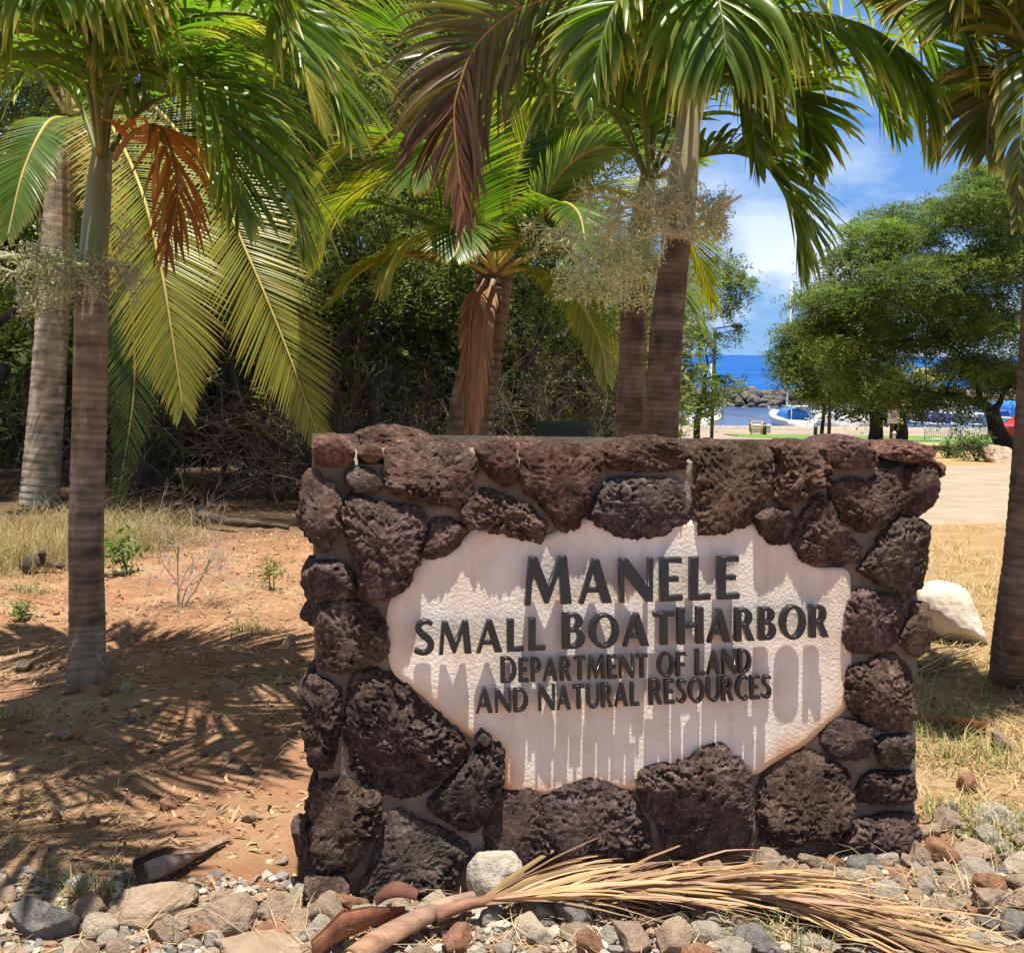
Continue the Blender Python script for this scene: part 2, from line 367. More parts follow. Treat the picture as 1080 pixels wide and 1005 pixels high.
# ------------------------------------------------------------------ rocks
def ico(n):
    import bmesh
    bm = bmesh.new(); bmesh.ops.create_icosphere(bm, subdivisions=n, radius=1); bm.verts.ensure_lookup_table()
    v = np.array([x.co[:] for x in bm.verts]); f = np.array([[y.index for y in x.verts] for x in bm.faces]); bm.free(); return v, f
ICO = {k: ico(k) for k in (1, 2, 3, 4, 5)}
def rock_verts(seed, sub=4, cuts=9, rough=0.06, tight=0.55):
    r = np.random.default_rng(seed); v, f = ICO[sub]; v = v.copy()
    n = nrm(r.normal(size=(cuts, 3))); d = r.uniform(tight, 0.92, cuts)
    s = np.ones(len(v))
    for k in range(cuts):
        c = v @ n[k]; s = np.where(c * s > d[k], d[k] / np.maximum(c, 1e-6), s)
    v = v * s[:, None]
    v = v + nrm(v) * (rough * fbm(v * 2.2 + seed, 3, seed) + rough * 0.45 * fbm(v * 7 + seed, 3, seed + 9))[:, None]
    return v, f

# ------------------------------------------------------------------ the sign wall
PL, PR = G(347, 953), G(972, 893)
uw = PR - PL; uw[2] = 0; uw = nrm(uw); THW = math.atan2(uw[1], uw[0])
nw = np.array([uw[1], -uw[0], 0])           # towards the viewer
WO = np.array([PL[0], PL[1], 0.0]); LEAN = 0.075   # the face leans back a little
def wl(px, py, off=0.03):                   # photo pixel -> (x along the wall, z up) on the plane off metres in front of the mortar
    d = ray(px, py); s = (off - (EYE - WO) @ nw - LEAN * EYE[2]) / (d @ nw + LEAN * d[2]); q = EYE + d * s - WO
    return np.array([q @ uw, q[2]])
def wpt(x, y, z):                           # wall coordinates (y outwards) to world
    x, y, z = np.broadcast_arrays(np.asarray(x, float), np.asarray(y, float), np.asarray(z, float))
    return WO + x[..., None] * uw + y[..., None] * nw + z[..., None] * (np.array([0, 0, 1.0]) - LEAN * nw)
TH = 0.42                                   # thickness of the wall
wall = thing('entrance_sign', 'lava rock entrance sign with white plaster panel and raised black lettering', 'sign', WO)
def outline(raw, ox, oy, s): return [(ox + x / s, oy + y / s) for x, y in raw]
ST = []
def S(ox, oy, s, raw, **k): ST.append((outline(raw, ox, oy, s), k))
a = (300, 400, 3.0)
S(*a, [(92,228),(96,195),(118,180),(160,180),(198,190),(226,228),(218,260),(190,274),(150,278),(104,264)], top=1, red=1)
S(*a, [(55,370),(62,320),(85,290),(108,296),(128,318),(170,330),(178,400),(168,470),(140,545),(112,547),(72,505),(56,440)], side=1)
S(*a, [(190,322),(198,288),(250,278),(292,296),(312,345),(282,362),(215,355)])
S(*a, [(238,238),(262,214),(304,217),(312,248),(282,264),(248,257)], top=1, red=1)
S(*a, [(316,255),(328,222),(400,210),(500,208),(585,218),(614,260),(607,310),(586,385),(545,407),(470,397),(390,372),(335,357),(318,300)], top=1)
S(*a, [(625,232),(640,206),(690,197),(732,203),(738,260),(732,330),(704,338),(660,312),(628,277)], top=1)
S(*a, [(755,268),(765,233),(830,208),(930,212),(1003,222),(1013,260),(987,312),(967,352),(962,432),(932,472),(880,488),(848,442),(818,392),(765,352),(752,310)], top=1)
S(*a, [(568,430),(598,378),(640,348),(700,358),(770,393),(822,430),(840,480),(832,522),(790,520),(730,492),(660,482),(588,462)])
S(*a, [(438,540),(453,490),(478,432),(530,443),(592,473),(572,520),(522,567),(475,572),(443,562)])
S(*a, [(185,440),(195,380),(230,368),(330,408),(422,408),(444,440),(443,500),(422,590),(392,652),(330,692),(270,694),(238,672),(226,600),(212,520),(186,480)], big=1)
S(*a, [(60,625),(70,590),(110,578),(170,576),(208,600),(232,662),(226,697),(150,698),(80,703),(60,665)], side=1)
S(*a, [(98,762),(104,725),(170,713),(240,708),(312,733),(337,790),(349,850),(327,892),(272,908),(190,933),(118,918),(100,852)])
b_ = (300, 700, 3.176)
S(*b_, [(60,110),(72,62),(100,45),(150,70),(187,92),(193,150),(192,270),(172,362),(130,372),(83,342),(63,230)], side=1)
S(*b_, [(198,190),(213,100),(230,55),(290,25),(367,27),(442,58),(472,110),(562,180),(628,240),(634,290),(592,352),(502,422),(420,472),(330,467),(250,432),(203,392),(196,300)], big=1)
S(*b_, [(86,430),(110,400),(200,393),(250,428),(312,448),(330,510),(322,570),(272,622),(220,692),(150,712),(95,702),(80,600),(84,500)], side=1)
S(*b_, [(478,475),(538,420),(608,358),(648,290),(693,263),(726,268),(737,310),(727,420),(692,492),(652,562),(620,572),(558,542),(498,502)])
S(*b_, [(640,253),(663,223),(697,250),(690,268),(668,272)])
S(*b_, [(250,772),(285,690),(303,640),(328,560),(343,508),(400,498),(470,538),(560,578),(617,618),(622,650),(592,722),(570,765),(500,795),(400,815),(300,825)])
S(*b_, [(668,582),(688,500),(728,438),(800,423),(852,438),(872,500),(877,560),(897,612),(892,672),(830,690),(740,700),(690,650)])
S(*b_, [(70,745),(110,722),(200,712),(215,760),(200,850),(100,860),(66,830)], side=1)
S(0, 0, 1, [(572,848),(578,836),(592,827),(616,821),(641,827),(666,840),(679,858),(690,877),(693,897),(684,908),(655,914),(620,912),(586,909),(581,893),(576,873)])
c_ = (620, 700, 2.842)
S(*c_, [(148,360),(168,320),(230,300),(300,298),(350,258),(400,248),(452,288),(487,330),(497,400),(502,470),(494,565),(420,590),(330,600),(250,590),(223,545),(208,480),(178,430)], big=1)
S(*c_, [(513,500),(518,430),(528,350),(578,308),(618,263),(662,258),(722,288),(792,318),(802,380),(797,442),(765,505),(722,545),(660,530),(620,560),(570,560),(520,540)], big=1)
S(*c_, [(703,242),(713,200),(750,173),(800,176),(852,193),(867,230),(852,272),(802,297),(740,282)])
S(*c_, [(873,242),(888,220),(965,212),(978,240),(968,302),(900,312),(876,282)], side=1)
S(*c_, [(813,387),(838,338),(900,333),(982,328),(988,402),(950,417),(870,432),(823,427)], side=1)
S(*c_, [(773,540),(798,490),(840,473),(900,458),(987,458),(1002,520),(990,580),(920,600),(830,598),(788,590)], side=1)
S(0, 0, 1, [(895,722),(897,706),(919,699),(944,689),(958,696),(969,715),(968,753),(959,768),(930,771),(908,757),(895,740)], side=1)
d_ = (620, 440, 2.842)
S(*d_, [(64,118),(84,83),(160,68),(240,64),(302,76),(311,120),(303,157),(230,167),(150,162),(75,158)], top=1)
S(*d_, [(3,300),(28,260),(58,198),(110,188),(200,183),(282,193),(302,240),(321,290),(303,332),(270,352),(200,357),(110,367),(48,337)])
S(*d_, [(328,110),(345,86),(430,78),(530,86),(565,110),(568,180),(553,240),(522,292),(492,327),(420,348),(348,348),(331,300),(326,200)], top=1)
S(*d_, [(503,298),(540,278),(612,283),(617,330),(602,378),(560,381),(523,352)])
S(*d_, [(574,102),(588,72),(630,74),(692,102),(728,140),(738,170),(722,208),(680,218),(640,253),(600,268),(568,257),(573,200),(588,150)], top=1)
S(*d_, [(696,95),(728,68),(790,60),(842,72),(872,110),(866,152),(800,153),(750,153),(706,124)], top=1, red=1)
S(*d_, [(736,198),(800,183),(860,188),(888,168),(952,148),(954,190),(938,262),(902,323),(862,343),(820,348),(768,312),(740,250)])
S(*d_, [(612,390),(622,340),(658,288),(690,238),(732,258),(748,310),(773,350),(833,400),(828,438),(780,458),(690,463),(636,432)])
S(*d_, [(953,222),(962,165),(1000,148),(1047,153),(1054,210),(1049,252),(1018,288),(985,303),(948,292)], side=1)
S(*d_, [(822,462),(858,410),(898,348),(938,303),(1000,308),(1028,320),(1024,400),(1034,450),(1013,522),(970,548),(928,522),(848,482)], side=1)
S(*d_, [(778,640),(783,580),(798,540),(830,518),(900,538),(972,568),(978,600),(953,642),(922,682),(880,708),(798,703),(780,680)])
S(*d_, [(953,640),(983,590),(985,557),(1022,558),(1034,620),(1029,702),(990,721),(948,682)], side=1)
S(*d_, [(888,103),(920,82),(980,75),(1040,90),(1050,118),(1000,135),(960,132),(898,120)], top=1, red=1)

def resample(poly, n):
    p = np.asarray(poly); p = np.vstack([p, p[:1]]); s = np.r_[0, np.cumsum(np.linalg.norm(np.diff(p, axis=0), axis=1))]
    t = np.linspace(0, s[-1], n, endpoint=False)
    q = np.stack([np.interp(t, s, p[:, 0]), np.interp(t, s, p[:, 1])], 1)
    k = max(1, n // 60)
    for _ in range(k * 2): q = (np.roll(q, 1, 0) + 2 * q + np.roll(q, -1, 0)) / 4
    return q, s[-1]
def lava_stone(poly, seed, H, back, y0, red=0, tint=1.0):
    r = np.random.default_rng(seed)
    q, per = resample(poly, 400); n = int(np.clip(per / 0.0042, 80, 420)); q, per = resample(poly, n)
    c = q.mean(0); rad = np.linalg.norm(q - c, axis=1).mean()
    RF = int(np.clip(rad / 0.004, 12, 56)); RB = 6
    sf = np.sin(np.linspace(0.02, 1, RF) * math.pi / 2) ** 0.95; sb = np.cos(np.linspace(0.12, 0.98, RB) * math.pi / 2)
    rings = []; 
    for s in sf: rings.append((s, y0 + H * (1 - s ** 3.4) ** 0.5))
    for s in sb: rings.append((s, y0 - (back + y0) * (1 - s ** 4) ** 0.5))
    v = np.array([[(c[0] + s * (p[0] - c[0]), y, c[1] + s * (p[1] - c[1])) for p in q] for s, y in rings])   # rings,n,3
    m = len(rings); v = v.reshape(-1, 3)
    # craggy displacement
    s0 = np.repeat([x[0] for x in rings], n); bk = np.repeat([0] * RF + [1] * RB, n)
    ed = np.clip((s0 - 0.72) / 0.28, 0, 1) ** 2 + bk
    rd_ = nrm(np.stack([v[:, 0] - c[0], 0 * v[:, 0], v[:, 2] - c[1]], -1))
    g = nrm(rd_ * ed[:, None] + np.array([0, 1.0, 0]) * np.where(bk > 0, 0, 1.15 - np.clip(ed, 0, 1))[:, None])
    sd = seed * 13.7
    d = 0.020 * fbm(v * 10 + sd, 2, seed)
    rid = 1 - 2 * np.abs(fbm(v * 26 + sd, 3, seed + 3, 0.6)); d = d + 0.016 * (rid - 0.5)
    rid2 = 1 - 2 * np.abs(fbm(v * 60 + sd, 2, seed + 5, 0.6)); d = d + 0.017 * (rid2 - 0.4)
    d = d + 0.011 * fbm(v * 105 + sd, 2, seed + 6, 0.7)
    pit = np.clip(fbm(v * 44 + sd * 2, 2, seed + 8) - 0.15, 0, 0.35); d = d - 0.05 * pit
    ss = np.repeat([x[0] for x in rings], n); fr = np.r_[np.ones(RF * n), np.zeros(RB * n)]
    w = np.where(fr > 0, 0.5 + 0.5 * (1 - ss ** 6), 0.4)
    amp = min(1.0, rad / 0.1)
    v = v + g * (d * w * amp)[:, None]
    # planar breaks of the face
    for k in range(5):
        pn = nrm(np.array([r.normal() * 0.22, 1.0, r.normal() * 0.22])); off = r.uniform(0.7, 1.0) * H
        cen = np.array([c[0] + r.normal() * rad * 0.5, y0 + off, c[1] + r.normal() * rad * 0.5])
        dd = (v - cen) @ pn; v = v - np.where((dd > 0) & (fr > 0), np.minimum(dd * 0.55, 0.02), 0)[:, None] * pn
    base = np.array([1.0, 1.0, 1.0]) * tint * r.uniform(0.72, 1.28)
    if red: base = base * (1 - red + red * np.array([1.35, 1.1, 1.03]))  # sunlit reddish tone multiplied into the whole stone's colour
    base = base * np.array([r.uniform(0.92, 1.12), 1, r.uniform(0.9, 1.1)])
    mott = 1 + 0.45 * fbm(v * 14 + sd, 3, seed + 2)
    V = wpt(v[:, 0], v[:, 1], v[:, 2])
    i = np.arange(m - 1)[:, None] * n; j = np.arange(n)[None]; k2 = (j + 1) % n
    Q = np.stack([i + j, i + k2, i + n + k2, i + n + j], -1).reshape(-1, 4)
    V = np.vstack([V, V[:n].mean(0), V[-n:].mean(0)]); a0, b0 = m * n, m * n + 1; jj = np.arange(n); kk = (jj + 1) % n
    T = np.vstack([np.stack([np.full(n, a0), kk, jj], -1), np.stack([np.full(n, b0), (m - 1) * n + jj, (m - 1) * n + kk], -1)])
    col = np.outer(np.r_[mott, 1, 1], base)
    return MB().add(V, Q, T, col)
def grow(poly, k):
    p = np.asarray(poly, float); c = p.mean(0); return p + nrm(p - c) * k
for n_, (pl, k) in enumerate(ST):
    loc = grow(np.array([wl(x, y, 0.03) for x, y in pl]), 0.003)
    H = 0.062 if k.get('big') else 0.05
    back = 0.21 if (k.get('top') or k.get('side')) else 0.08
    o = lava_stone(loc, 100 + n_, H, back, 0.008, k.get('red', 0.65 if k.get('top') else 0), 1.0).build('stone', M['lava'], wall)  # top-row stones redder and brighter: their sunlit look is put into the colour
    if k.get('red') == 1: o['label'] = 'stone tinted sunlit red capping the top edge'
ROOT_Q = None
# stones on the top, the ends and the back of the wall
tops = [wl(x, y, 0.0) for x, y in ((345, 468), (500, 466), (640, 466), (800, 468), (980, 476))]
zt = lambda x: np.interp(x, [q[0] for q in tops], [q[1] for q in tops])
x0w, x1w = wl(330, 700, 0)[0], wl(974, 700, 0)[0]
sd = 300
def cap_rock(x, y, z, sx_, sy_, sz_, seed, red=1.0, lab=None):
    v, f = rock_verts(seed, 5, 10, 0.1, 0.5)
    v = v + nrm(v) * (0.05 * fbm(v * 9 + seed, 3, seed, 0.65) - 0.09 * np.clip(fbm(v * 11 + seed, 2, seed + 4) - 0.15, 0, 1))[:, None]
    v = v * np.array([sx_, sy_, sz_]); a_ = (seed * 0.7) % 0.6 - 0.3
    v = np.stack([v[:, 0] * math.cos(a_) - v[:, 1] * math.sin(a_), v[:, 0] * math.sin(a_) + v[:, 1] * math.cos(a_), v[:, 2]], -1)
    cc = np.array([1.35, 1.1, 1.02]) if red else np.array([1, 1, 1.0])  # caps along the top carry the sunlit reddish tone in their colour
    return MB().add(wpt(x + v[:, 0], y + v[:, 1], z + v[:, 2]), None, f, cc).build('stone', M['lava'], wall)
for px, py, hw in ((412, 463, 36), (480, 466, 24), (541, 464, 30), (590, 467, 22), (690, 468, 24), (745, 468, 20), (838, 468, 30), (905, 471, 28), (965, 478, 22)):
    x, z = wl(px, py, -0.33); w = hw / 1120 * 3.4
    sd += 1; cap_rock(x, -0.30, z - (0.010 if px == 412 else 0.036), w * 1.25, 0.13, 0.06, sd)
for z in (0.12, 0.36, 0.6, 0.86, 1.08):     # left and right ends, back face
    for sx_, xx in ((-1, x0w), (1, x1w)):
        sd += 1; cap_rock(xx + sx_ * -0.10, -0.26 - 0.04 * math.sin(sd), z, 0.115, 0.16, 0.13, sd, 0)
for k in range(24):
    sd += 1; cap_rock(x0w + 0.12 + (k % 6) * (x1w - x0w - 0.24) / 5, -TH + 0.0, 0.15 + (k // 6) * 0.31, 0.165, 0.08, 0.15, sd, 0)
sd += 1; cap_rock(*(lambda q: (q[0], -0.1, q[1]))(wl(318, 882, -0.1)), 0.04, 0.08, 0.08, sd, 0)
# mortar core: a rough slab
nxm, nzm = 300, 220
xx = np.linspace(x0w + 0.012, x1w - 0.022, nxm); fz = np.linspace(-0.12, 1, nzm)
Xg, Fg = np.meshgrid(xx, fz); zt_g = zt(Xg) - 0.062
Zg = np.where(Fg < 0, Fg, Fg * zt_g)
pn = np.stack([Xg, Zg, 0 * Xg], -1)
Yf = -0.004 + 0.008 * fbm(pn * 9, 3, 55) + 0.006 * fbm(pn * 38, 3, 56)
core = MB(); ii = (np.arange(nzm - 1)[:, None] * nxm + np.arange(nxm - 1)[None]).ravel()
core.add(wpt(Xg, Yf, Zg), np.stack([ii, ii + 1, ii + nxm + 1, ii + nxm], -1))
nt_ = 40
yt = np.linspace(0, 1, nt_); Xt, Yt = np.meshgrid(xx, yt)
Yt2 = Yf[-1][None] * (1 - Yt) + (-TH + 0.02) * Yt
Zt = Zg[-1][None] + 0.02 * np.sin(np.pi * Yt) + 0.022 * fbm(np.stack([Xt * 9, Yt * 4, 0 * Xt], -1), 3, 77) * np.minimum(1, Yt * 6)
ii = (np.arange(nt_ - 1)[:, None] * nxm + np.arange(nxm - 1)[None]).ravel()
core.add(wpt(Xt, Yt2, Zt), np.stack([ii, ii + 1, ii + nxm + 1, ii + nxm], -1))
for e in (0, -1):
    Ye, Ze = np.meshgrid(yt, Zg[:, e]); Ye = Yf[:, e][:, None] * (1 - Ye) + (-TH + 0.02) * Ye
    ii = (np.arange(nzm - 1)[:, None] * nt_ + np.arange(nt_ - 1)[None]).ravel()
    core.add(wpt(np.full_like(Ye, xx[e]), Ye, Ze), np.stack([ii, ii + 1, ii + nt_ + 1, ii + nt_], -1))
core.add(wpt(np.array([xx[0], xx[-1], xx[-1], xx[0]]), np.full(4, -TH + 0.02), np.array([-0.12, -0.12, zt(xx[-1]), zt(xx[0])])), [(0, 1, 2, 3)])
core.build('mortar_core', M['mortar'], wall)
# plaster panel
m, t, b, o = newmat('plaster'); l = t.links.new
tc = N(t, 'ShaderNodeTexCoord')
n1 = N(t, 'ShaderNodeTexNoise'); n1.inputs['Scale'].default_value = 4; n1.inputs['Detail'].default_value = 8; n1.inputs['Roughness'].default_value = 0.65
r1 = ramp(t, [(0.28, (0.66, 0.55, 0.44)), (0.6, (0.85, 0.775, 0.67))]); l(tc.outputs['Object'], n1.inputs['Vector']); l(n1.outputs[0], r1.inputs[0])
a_ = N(t, 'ShaderNodeVertexColor', layer_name='Col'); x = N(t, 'ShaderNodeMix', data_type='RGBA', blend_type='MULTIPLY'); x.inputs[0].default_value = 1
mp = N(t, 'ShaderNodeMapping'); mp.inputs['Scale'].default_value = (16, 16, 1.1); n3 = N(t, 'ShaderNodeTexNoise'); n3.inputs['Scale'].default_value = 1; n3.inputs['Detail'].default_value = 7; n3.inputs['Roughness'].default_value = 0.6
r3 = ramp(t, [(0.5, (1, 1, 1)), (0.74, (0.74, 0.64, 0.52))]); x3 = N(t, 'ShaderNodeMix', data_type='RGBA', blend_type='MULTIPLY'); x3.inputs[0].default_value = 0.55   # rain streaks of red dust
l(tc.outputs['Object'], mp.inputs[0]); l(mp.outputs[0], n3.inputs['Vector']); l(n3.outputs[0], r3.inputs[0]); l(r1.outputs[0], x3.inputs[6]); l(r3.outputs[0], x3.inputs[7])
l(x3.outputs[2], x.inputs[6]); l(a_.outputs[0], x.inputs[7]); l(x.outputs[2], b.inputs['Base Color']); b.inputs['Roughness'].default_value = 0.9; b.inputs['Specular IOR Level'].default_value = 0.15
n2 = N(t, 'ShaderNodeTexNoise'); n2.inputs['Scale'].default_value = 95; n2.inputs['Detail'].default_value = 4; n2.inputs['Roughness'].default_value = 0.6
bp = N(t, 'ShaderNodeBump'); bp.inputs['Strength'].default_value = 0.5; bp.inputs['Distance'].default_value = 0.006; l(tc.outputs['Object'], n2.inputs['Vector']); l(n2.outputs[0], bp.inputs['Height']); l(bp.outputs[0], b.inputs['Normal'])
PANEL = [(408,640),(418,620),(432,598),(447,586),(460,583),(478,583),(497,558),(520,550),(545,558),(565,566),(578,568),(592,556),(612,548),(628,540),(660,556),(725,550),(738,546),(770,546),(800,552),(818,568),(836,568),(845,588),(862,598),(898,598),(899,640),(899,680),(899,720),(897,746),(880,762),(864,772),(852,786),(838,794),(814,806),(797,822),(786,816),(776,800),(764,794),(750,798),(725,812),(695,814),(675,836),(655,834),(641,828),(620,826),(600,828),(575,842),(558,838),(528,834),(524,806),(521,788),(503,782),(478,766),(452,740),(438,728),(412,712),(407,670)]
pq = np.array([wl(x_, y_, 0.006) for x_, y_ in PANEL])
qq, per = resample(pq, 360); cc = np.array([0.5 * (qq[:, 0].min() + qq[:, 0].max()) + 0.02, 0.5 * (qq[:, 1].min() + qq[:, 1].max()) + 0.02])
rs = np.r_[np.linspace(0.0, 0.9, 24), np.linspace(0.915, 1.0, 10)]
pv = []; pc = []
for s in rs:
    v = cc + s * (qq - cc); w3 = np.stack([v[:, 0], v[:, 1], 0 * v[:, 0]], -1)
    y = 0.012 - 0.012 * max(0, (s - 0.955) / 0.045) ** 2 + 0.0012 * fbm(w3 * 12, 2, 91)
    pv.append(wpt(v[:, 0], y, v[:, 1]))
    # rusty soil staining along the lower edge of the panel
    low = np.clip((cc[1] - 0.05 - v[:, 1]) / 0.12, 0, 1) * np.clip(0.35 + 0.65 * (qq[:, 1] < cc[1]), 0, 1)
    st = np.clip((s - 0.86 + 0.06 * fbm(w3 * 14, 3, 92)) / 0.12, 0, 1) * low * (0.75 + 0.35 * fbm(w3 * 9, 2, 93))
    up = np.clip((s - 0.90 + 0.08 * fbm(w3 * 10, 3, 94)) / 0.1, 0, 1) * (1 - low) * 0.5
    st = np.clip(st, 0, 1)[:, None]; up = np.clip(up, 0, 1)[:, None]
    pc.append((np.ones((len(v), 3)) * (1 - st) + st * np.array([0.85, 0.55, 0.30])) * (1 - up * np.array([0.12, 0.3, 0.45])))
n = len(qq); i = np.arange(len(rs) - 1)[:, None] * n; j = np.arange(n)[None]; k2 = (j + 1) % n
panel = MB().add(np.concatenate(pv), np.stack([i + j, i + k2, i + n + k2, i + n + j], -1).reshape(-1, 4), None, np.concatenate(pc)).build('panel', m, wall)

# lettering: outlines of a flared sans drawn here (cap height 1)
def arc(cx, cy, rx, ry, a0, a1, n=14):
    t_ = np.radians(np.linspace(a0, a1, n)); return [(cx + rx * math.cos(q), cy + ry * math.sin(q)) for q in t_]
def stroke(pts, w):
    p = catmull(np.c_[np.array(pts), np.zeros(len(pts))], 40)[:, :2]; w = np.interp(np.linspace(0, 1, 40), np.linspace(0, 1, len(w)), w)
    d = np.gradient(p, axis=0); d = d / np.linalg.norm(d, axis=1)[:, None]; nn = np.stack([-d[:, 1], d[:, 0]], 1)
    return [tuple(q) for q in np.vstack([p + nn * w[:, None] / 2, (p - nn * w[:, None] / 2)[::-1]])]
GL = {
 'M': (1.10, [[(0,0),(0.13,0),(0.19,0.68),(0.46,0.03),(0.55,0.03),(0.81,0.66),(0.86,0),(1.10,0),(0.985,1),(0.81,1),(0.55,0.38),(0.29,1),(0.11,1)]]),
 'A': (0.88, [[(0,0),(0.12,0),(0.21,0.25),(0.53,0.25),(0.62,0),(0.88,0),(0.53,1),(0.37,1)], [(0.25,0.35),(0.375,0.72),(0.50,0.35)]]),
 'N': (0.92, [[(0,0),(0.14,0),(0.125,0.66),(0.71,0),(0.91,0),(0.92,1),(0.78,1),(0.79,0.36),(0.22,1),(0.0,1)]]),
 'E': (0.62, [[(0,0),(0.60,0),(0.62,0.135),(0.225,0.115),(0.225,0.45),(0.50,0.44),(0.50,0.565),(0.225,0.555),(0.225,0.885),(0.59,0.87),(0.58,1),(0,1)]]),
 'L': (0.58, [[(0,0),(0.56,0),(0.585,0.14),(0.225,0.12),(0.235,1),(0,1)]]),
 'S': (0.58, [stroke([(0.53,0.86),(0.42,0.92),(0.28,0.93),(0.15,0.86),(0.13,0.72),(0.24,0.58),(0.38,0.48),(0.48,0.36),(0.48,0.20),(0.37,0.09),(0.22,0.07),(0.02,0.15)], [0.13,0.12,0.12,0.16,0.19,0.2,0.2,0.2,0.18,0.14,0.13,0.15])]),
 'B': (0.66, [[(0,0),(0.34,0)] + arc(0.36,0.28,0.30,0.28,-90,72) + [(0.43,0.55)] + arc(0.34,0.77,0.26,0.23,-55,90) + [(0,1)], [(0.22,0.11),(0.22,0.47)] + arc(0.31,0.29,0.13,0.18,90,-90,9), [(0.22,0.57),(0.22,0.89)] + arc(0.29,0.73,0.10,0.16,90,-90,9)]),
 'O': (1.0, [arc(0.5,0.5,0.5,0.53,0,352,40), arc(0.5,0.5,0.275,0.42,352,0,32)]),
 'T': (0.74, [[(0.25,0),(0.49,0),(0.48,0.875),(0.72,0.86),(0.74,1),(0,1),(0.02,0.86),(0.26,0.875)]]),
 'H': (0.86, [[(0,0),(0.24,0),(0.23,0.45),(0.63,0.45),(0.62,0),(0.86,0),(0.855,1),(0.625,1),(0.63,0.57),(0.23,0.57),(0.235,1),(0.0,1)]]),
 'R': (0.74, [[(0,0),(0.235,0),(0.225,0.42),(0.30,0.42),(0.48,0),(0.74,0),(0.50,0.46)] + arc(0.36,0.72,0.28,0.28,-52,90) + [(0,1)], [(0.225,0.53),(0.225,0.89)] + arc(0.31,0.71,0.12,0.18,90,-90,9)]),
 'D': (0.86, [[(0,0),(0.34,0)] + arc(0.36,0.5,0.50,0.5,-90,90,22) + [(0,1)], [(0.225,0.115),(0.225,0.885)] + arc(0.33,0.5,0.30,0.385,90,-90,18)]),
 'P': (0.62, [[(0,0),(0.235,0),(0.225,0.40),(0.34,0.40)] + arc(0.34,0.70,0.28,0.30,-90,90) + [(0,1)], [(0.225,0.51),(0.225,0.89)] + arc(0.30,0.70,0.12,0.19,90,-90,9)]),
 'F': (0.56, [[(0,0),(0.235,0),(0.225,0.43),(0.49,0.42),(0.49,0.55),(0.225,0.545),(0.225,0.885),(0.56,0.87),(0.55,1),(0,1)]]),
 'U': (0.82, [[(0,1),(0.0,0.38)] + arc(0.41,0.36,0.41,0.38,180,360,22) + [(0.82,1),(0.68,1),(0.68,0.38)] + arc(0.45,0.37,0.23,0.26,0,-180,18) + [(0.235,1)]]),
 'C': (0.78, [arc(0.5,0.5,0.5,0.53,56,304,34) + [(0.76,0.10),(0.74,0.17)] + arc(0.52,0.5,0.285,0.41,-52,-308,28) + [(0.75,0.84),(0.77,0.92)]]),
}
LB = {}
def letter(ch, x, z, w, h, depth, first):
    gw, loops = GL[ch]
    cu = bpy.data.curves.new('letter', 'CURVE'); cu.dimensions = '2D'; cu.fill_mode = 'BOTH'
    bev = 0.0016
    for lp in loops:
        sp_ = cu.splines.new('POLY'); sp_.points.add(len(lp) - 1); sp_.use_cyclic_u = True
        for q, (a, b2) in zip(sp_.points, lp): q.co = (a * w / gw, b2 * h, 0, 1)
    cu.extrude = depth / 2 - bev; cu.bevel_depth = bev; cu.bevel_resolution = 1; cu.offset = -bev
    tmp = bpy.data.objects.new('letter_outline', cu); C.objects.link(tmp)
    dg = bpy.context.evaluated_depsgraph_get(); me = bpy.data.meshes.new_from_object(tmp.evaluated_get(dg))
    bpy.data.objects.remove(tmp)
    V = np.zeros(len(me.vertices) * 3); me.vertices.foreach_get('co', V); V = V.reshape(-1, 3)
    y = 0.033 + depth / 2                    # stands off the plaster on pins
    Wp = wpt(x + V[:, 0], y + V[:, 2], z + V[:, 1]) - WO
    me.vertices.foreach_set('co', Wp.ravel()); me.update()
    me.materials.clear(); me.materials.append(M['letter']); me.name = 'letter'
    ob = bpy.data.objects.new('letter', me); C.objects.link(ob); ob.parent = panel
def word(txt, a, b2, hpx, gap, depth):
    o0, o1 = 0.045, 0.045
    A = wl(*a, o0); B = wl(*b2, o1); span = B[0] - A[0]
    dcam = np.linalg.norm(wpt(A[0], 0, A[1]) - EYE); h = hpx / 1120 * dcam * 1.0
    ws = [GL[c][0] * (1.12 if k == 0 and len(txt) > 2 else 1) for k, c in enumerate(txt)]
    unit = span / (sum(ws) + gap * (len(txt) - 1)); x = A[0]
    for k, c in enumerate(txt):
        z = A[1] + (B[1] - A[1]) * (x - A[0]) / span
        hh = h * (1.08 if k == 0 and len(txt) > 2 else 1)
        letter(c, x, z, ws[k] * unit, hh, depth, k == 0); x += (ws[k] + gap) * unit
word('MANELE', (553, 638), (779, 631), 46, 0.20, 0.025)
word('SMALL', (437, 691), (575, 685), 34, 0.17, 0.023)
word('BOAT', (593, 684), (711, 679), 34, 0.14, 0.023)
word('HARBOR', (714, 679), (873, 671), 34, 0.16, 0.023)
word('DEPARTMENT', (528, 720), (683, 714), 24.5, 0.13, 0.019)
word('OF', (693, 713.5), (723, 712.5), 24, 0.1, 0.019)
word('LAND', (733, 712), (792, 709), 24.5, 0.14, 0.019)
word('AND', (502, 752), (557, 750), 24, 0.14, 0.019)
word('NATURAL', (568, 749.5), (674, 743.5), 24.5, 0.13, 0.019)
word('RESOURCES', (684, 743), (813, 736), 24.5, 0.12, 0.019)

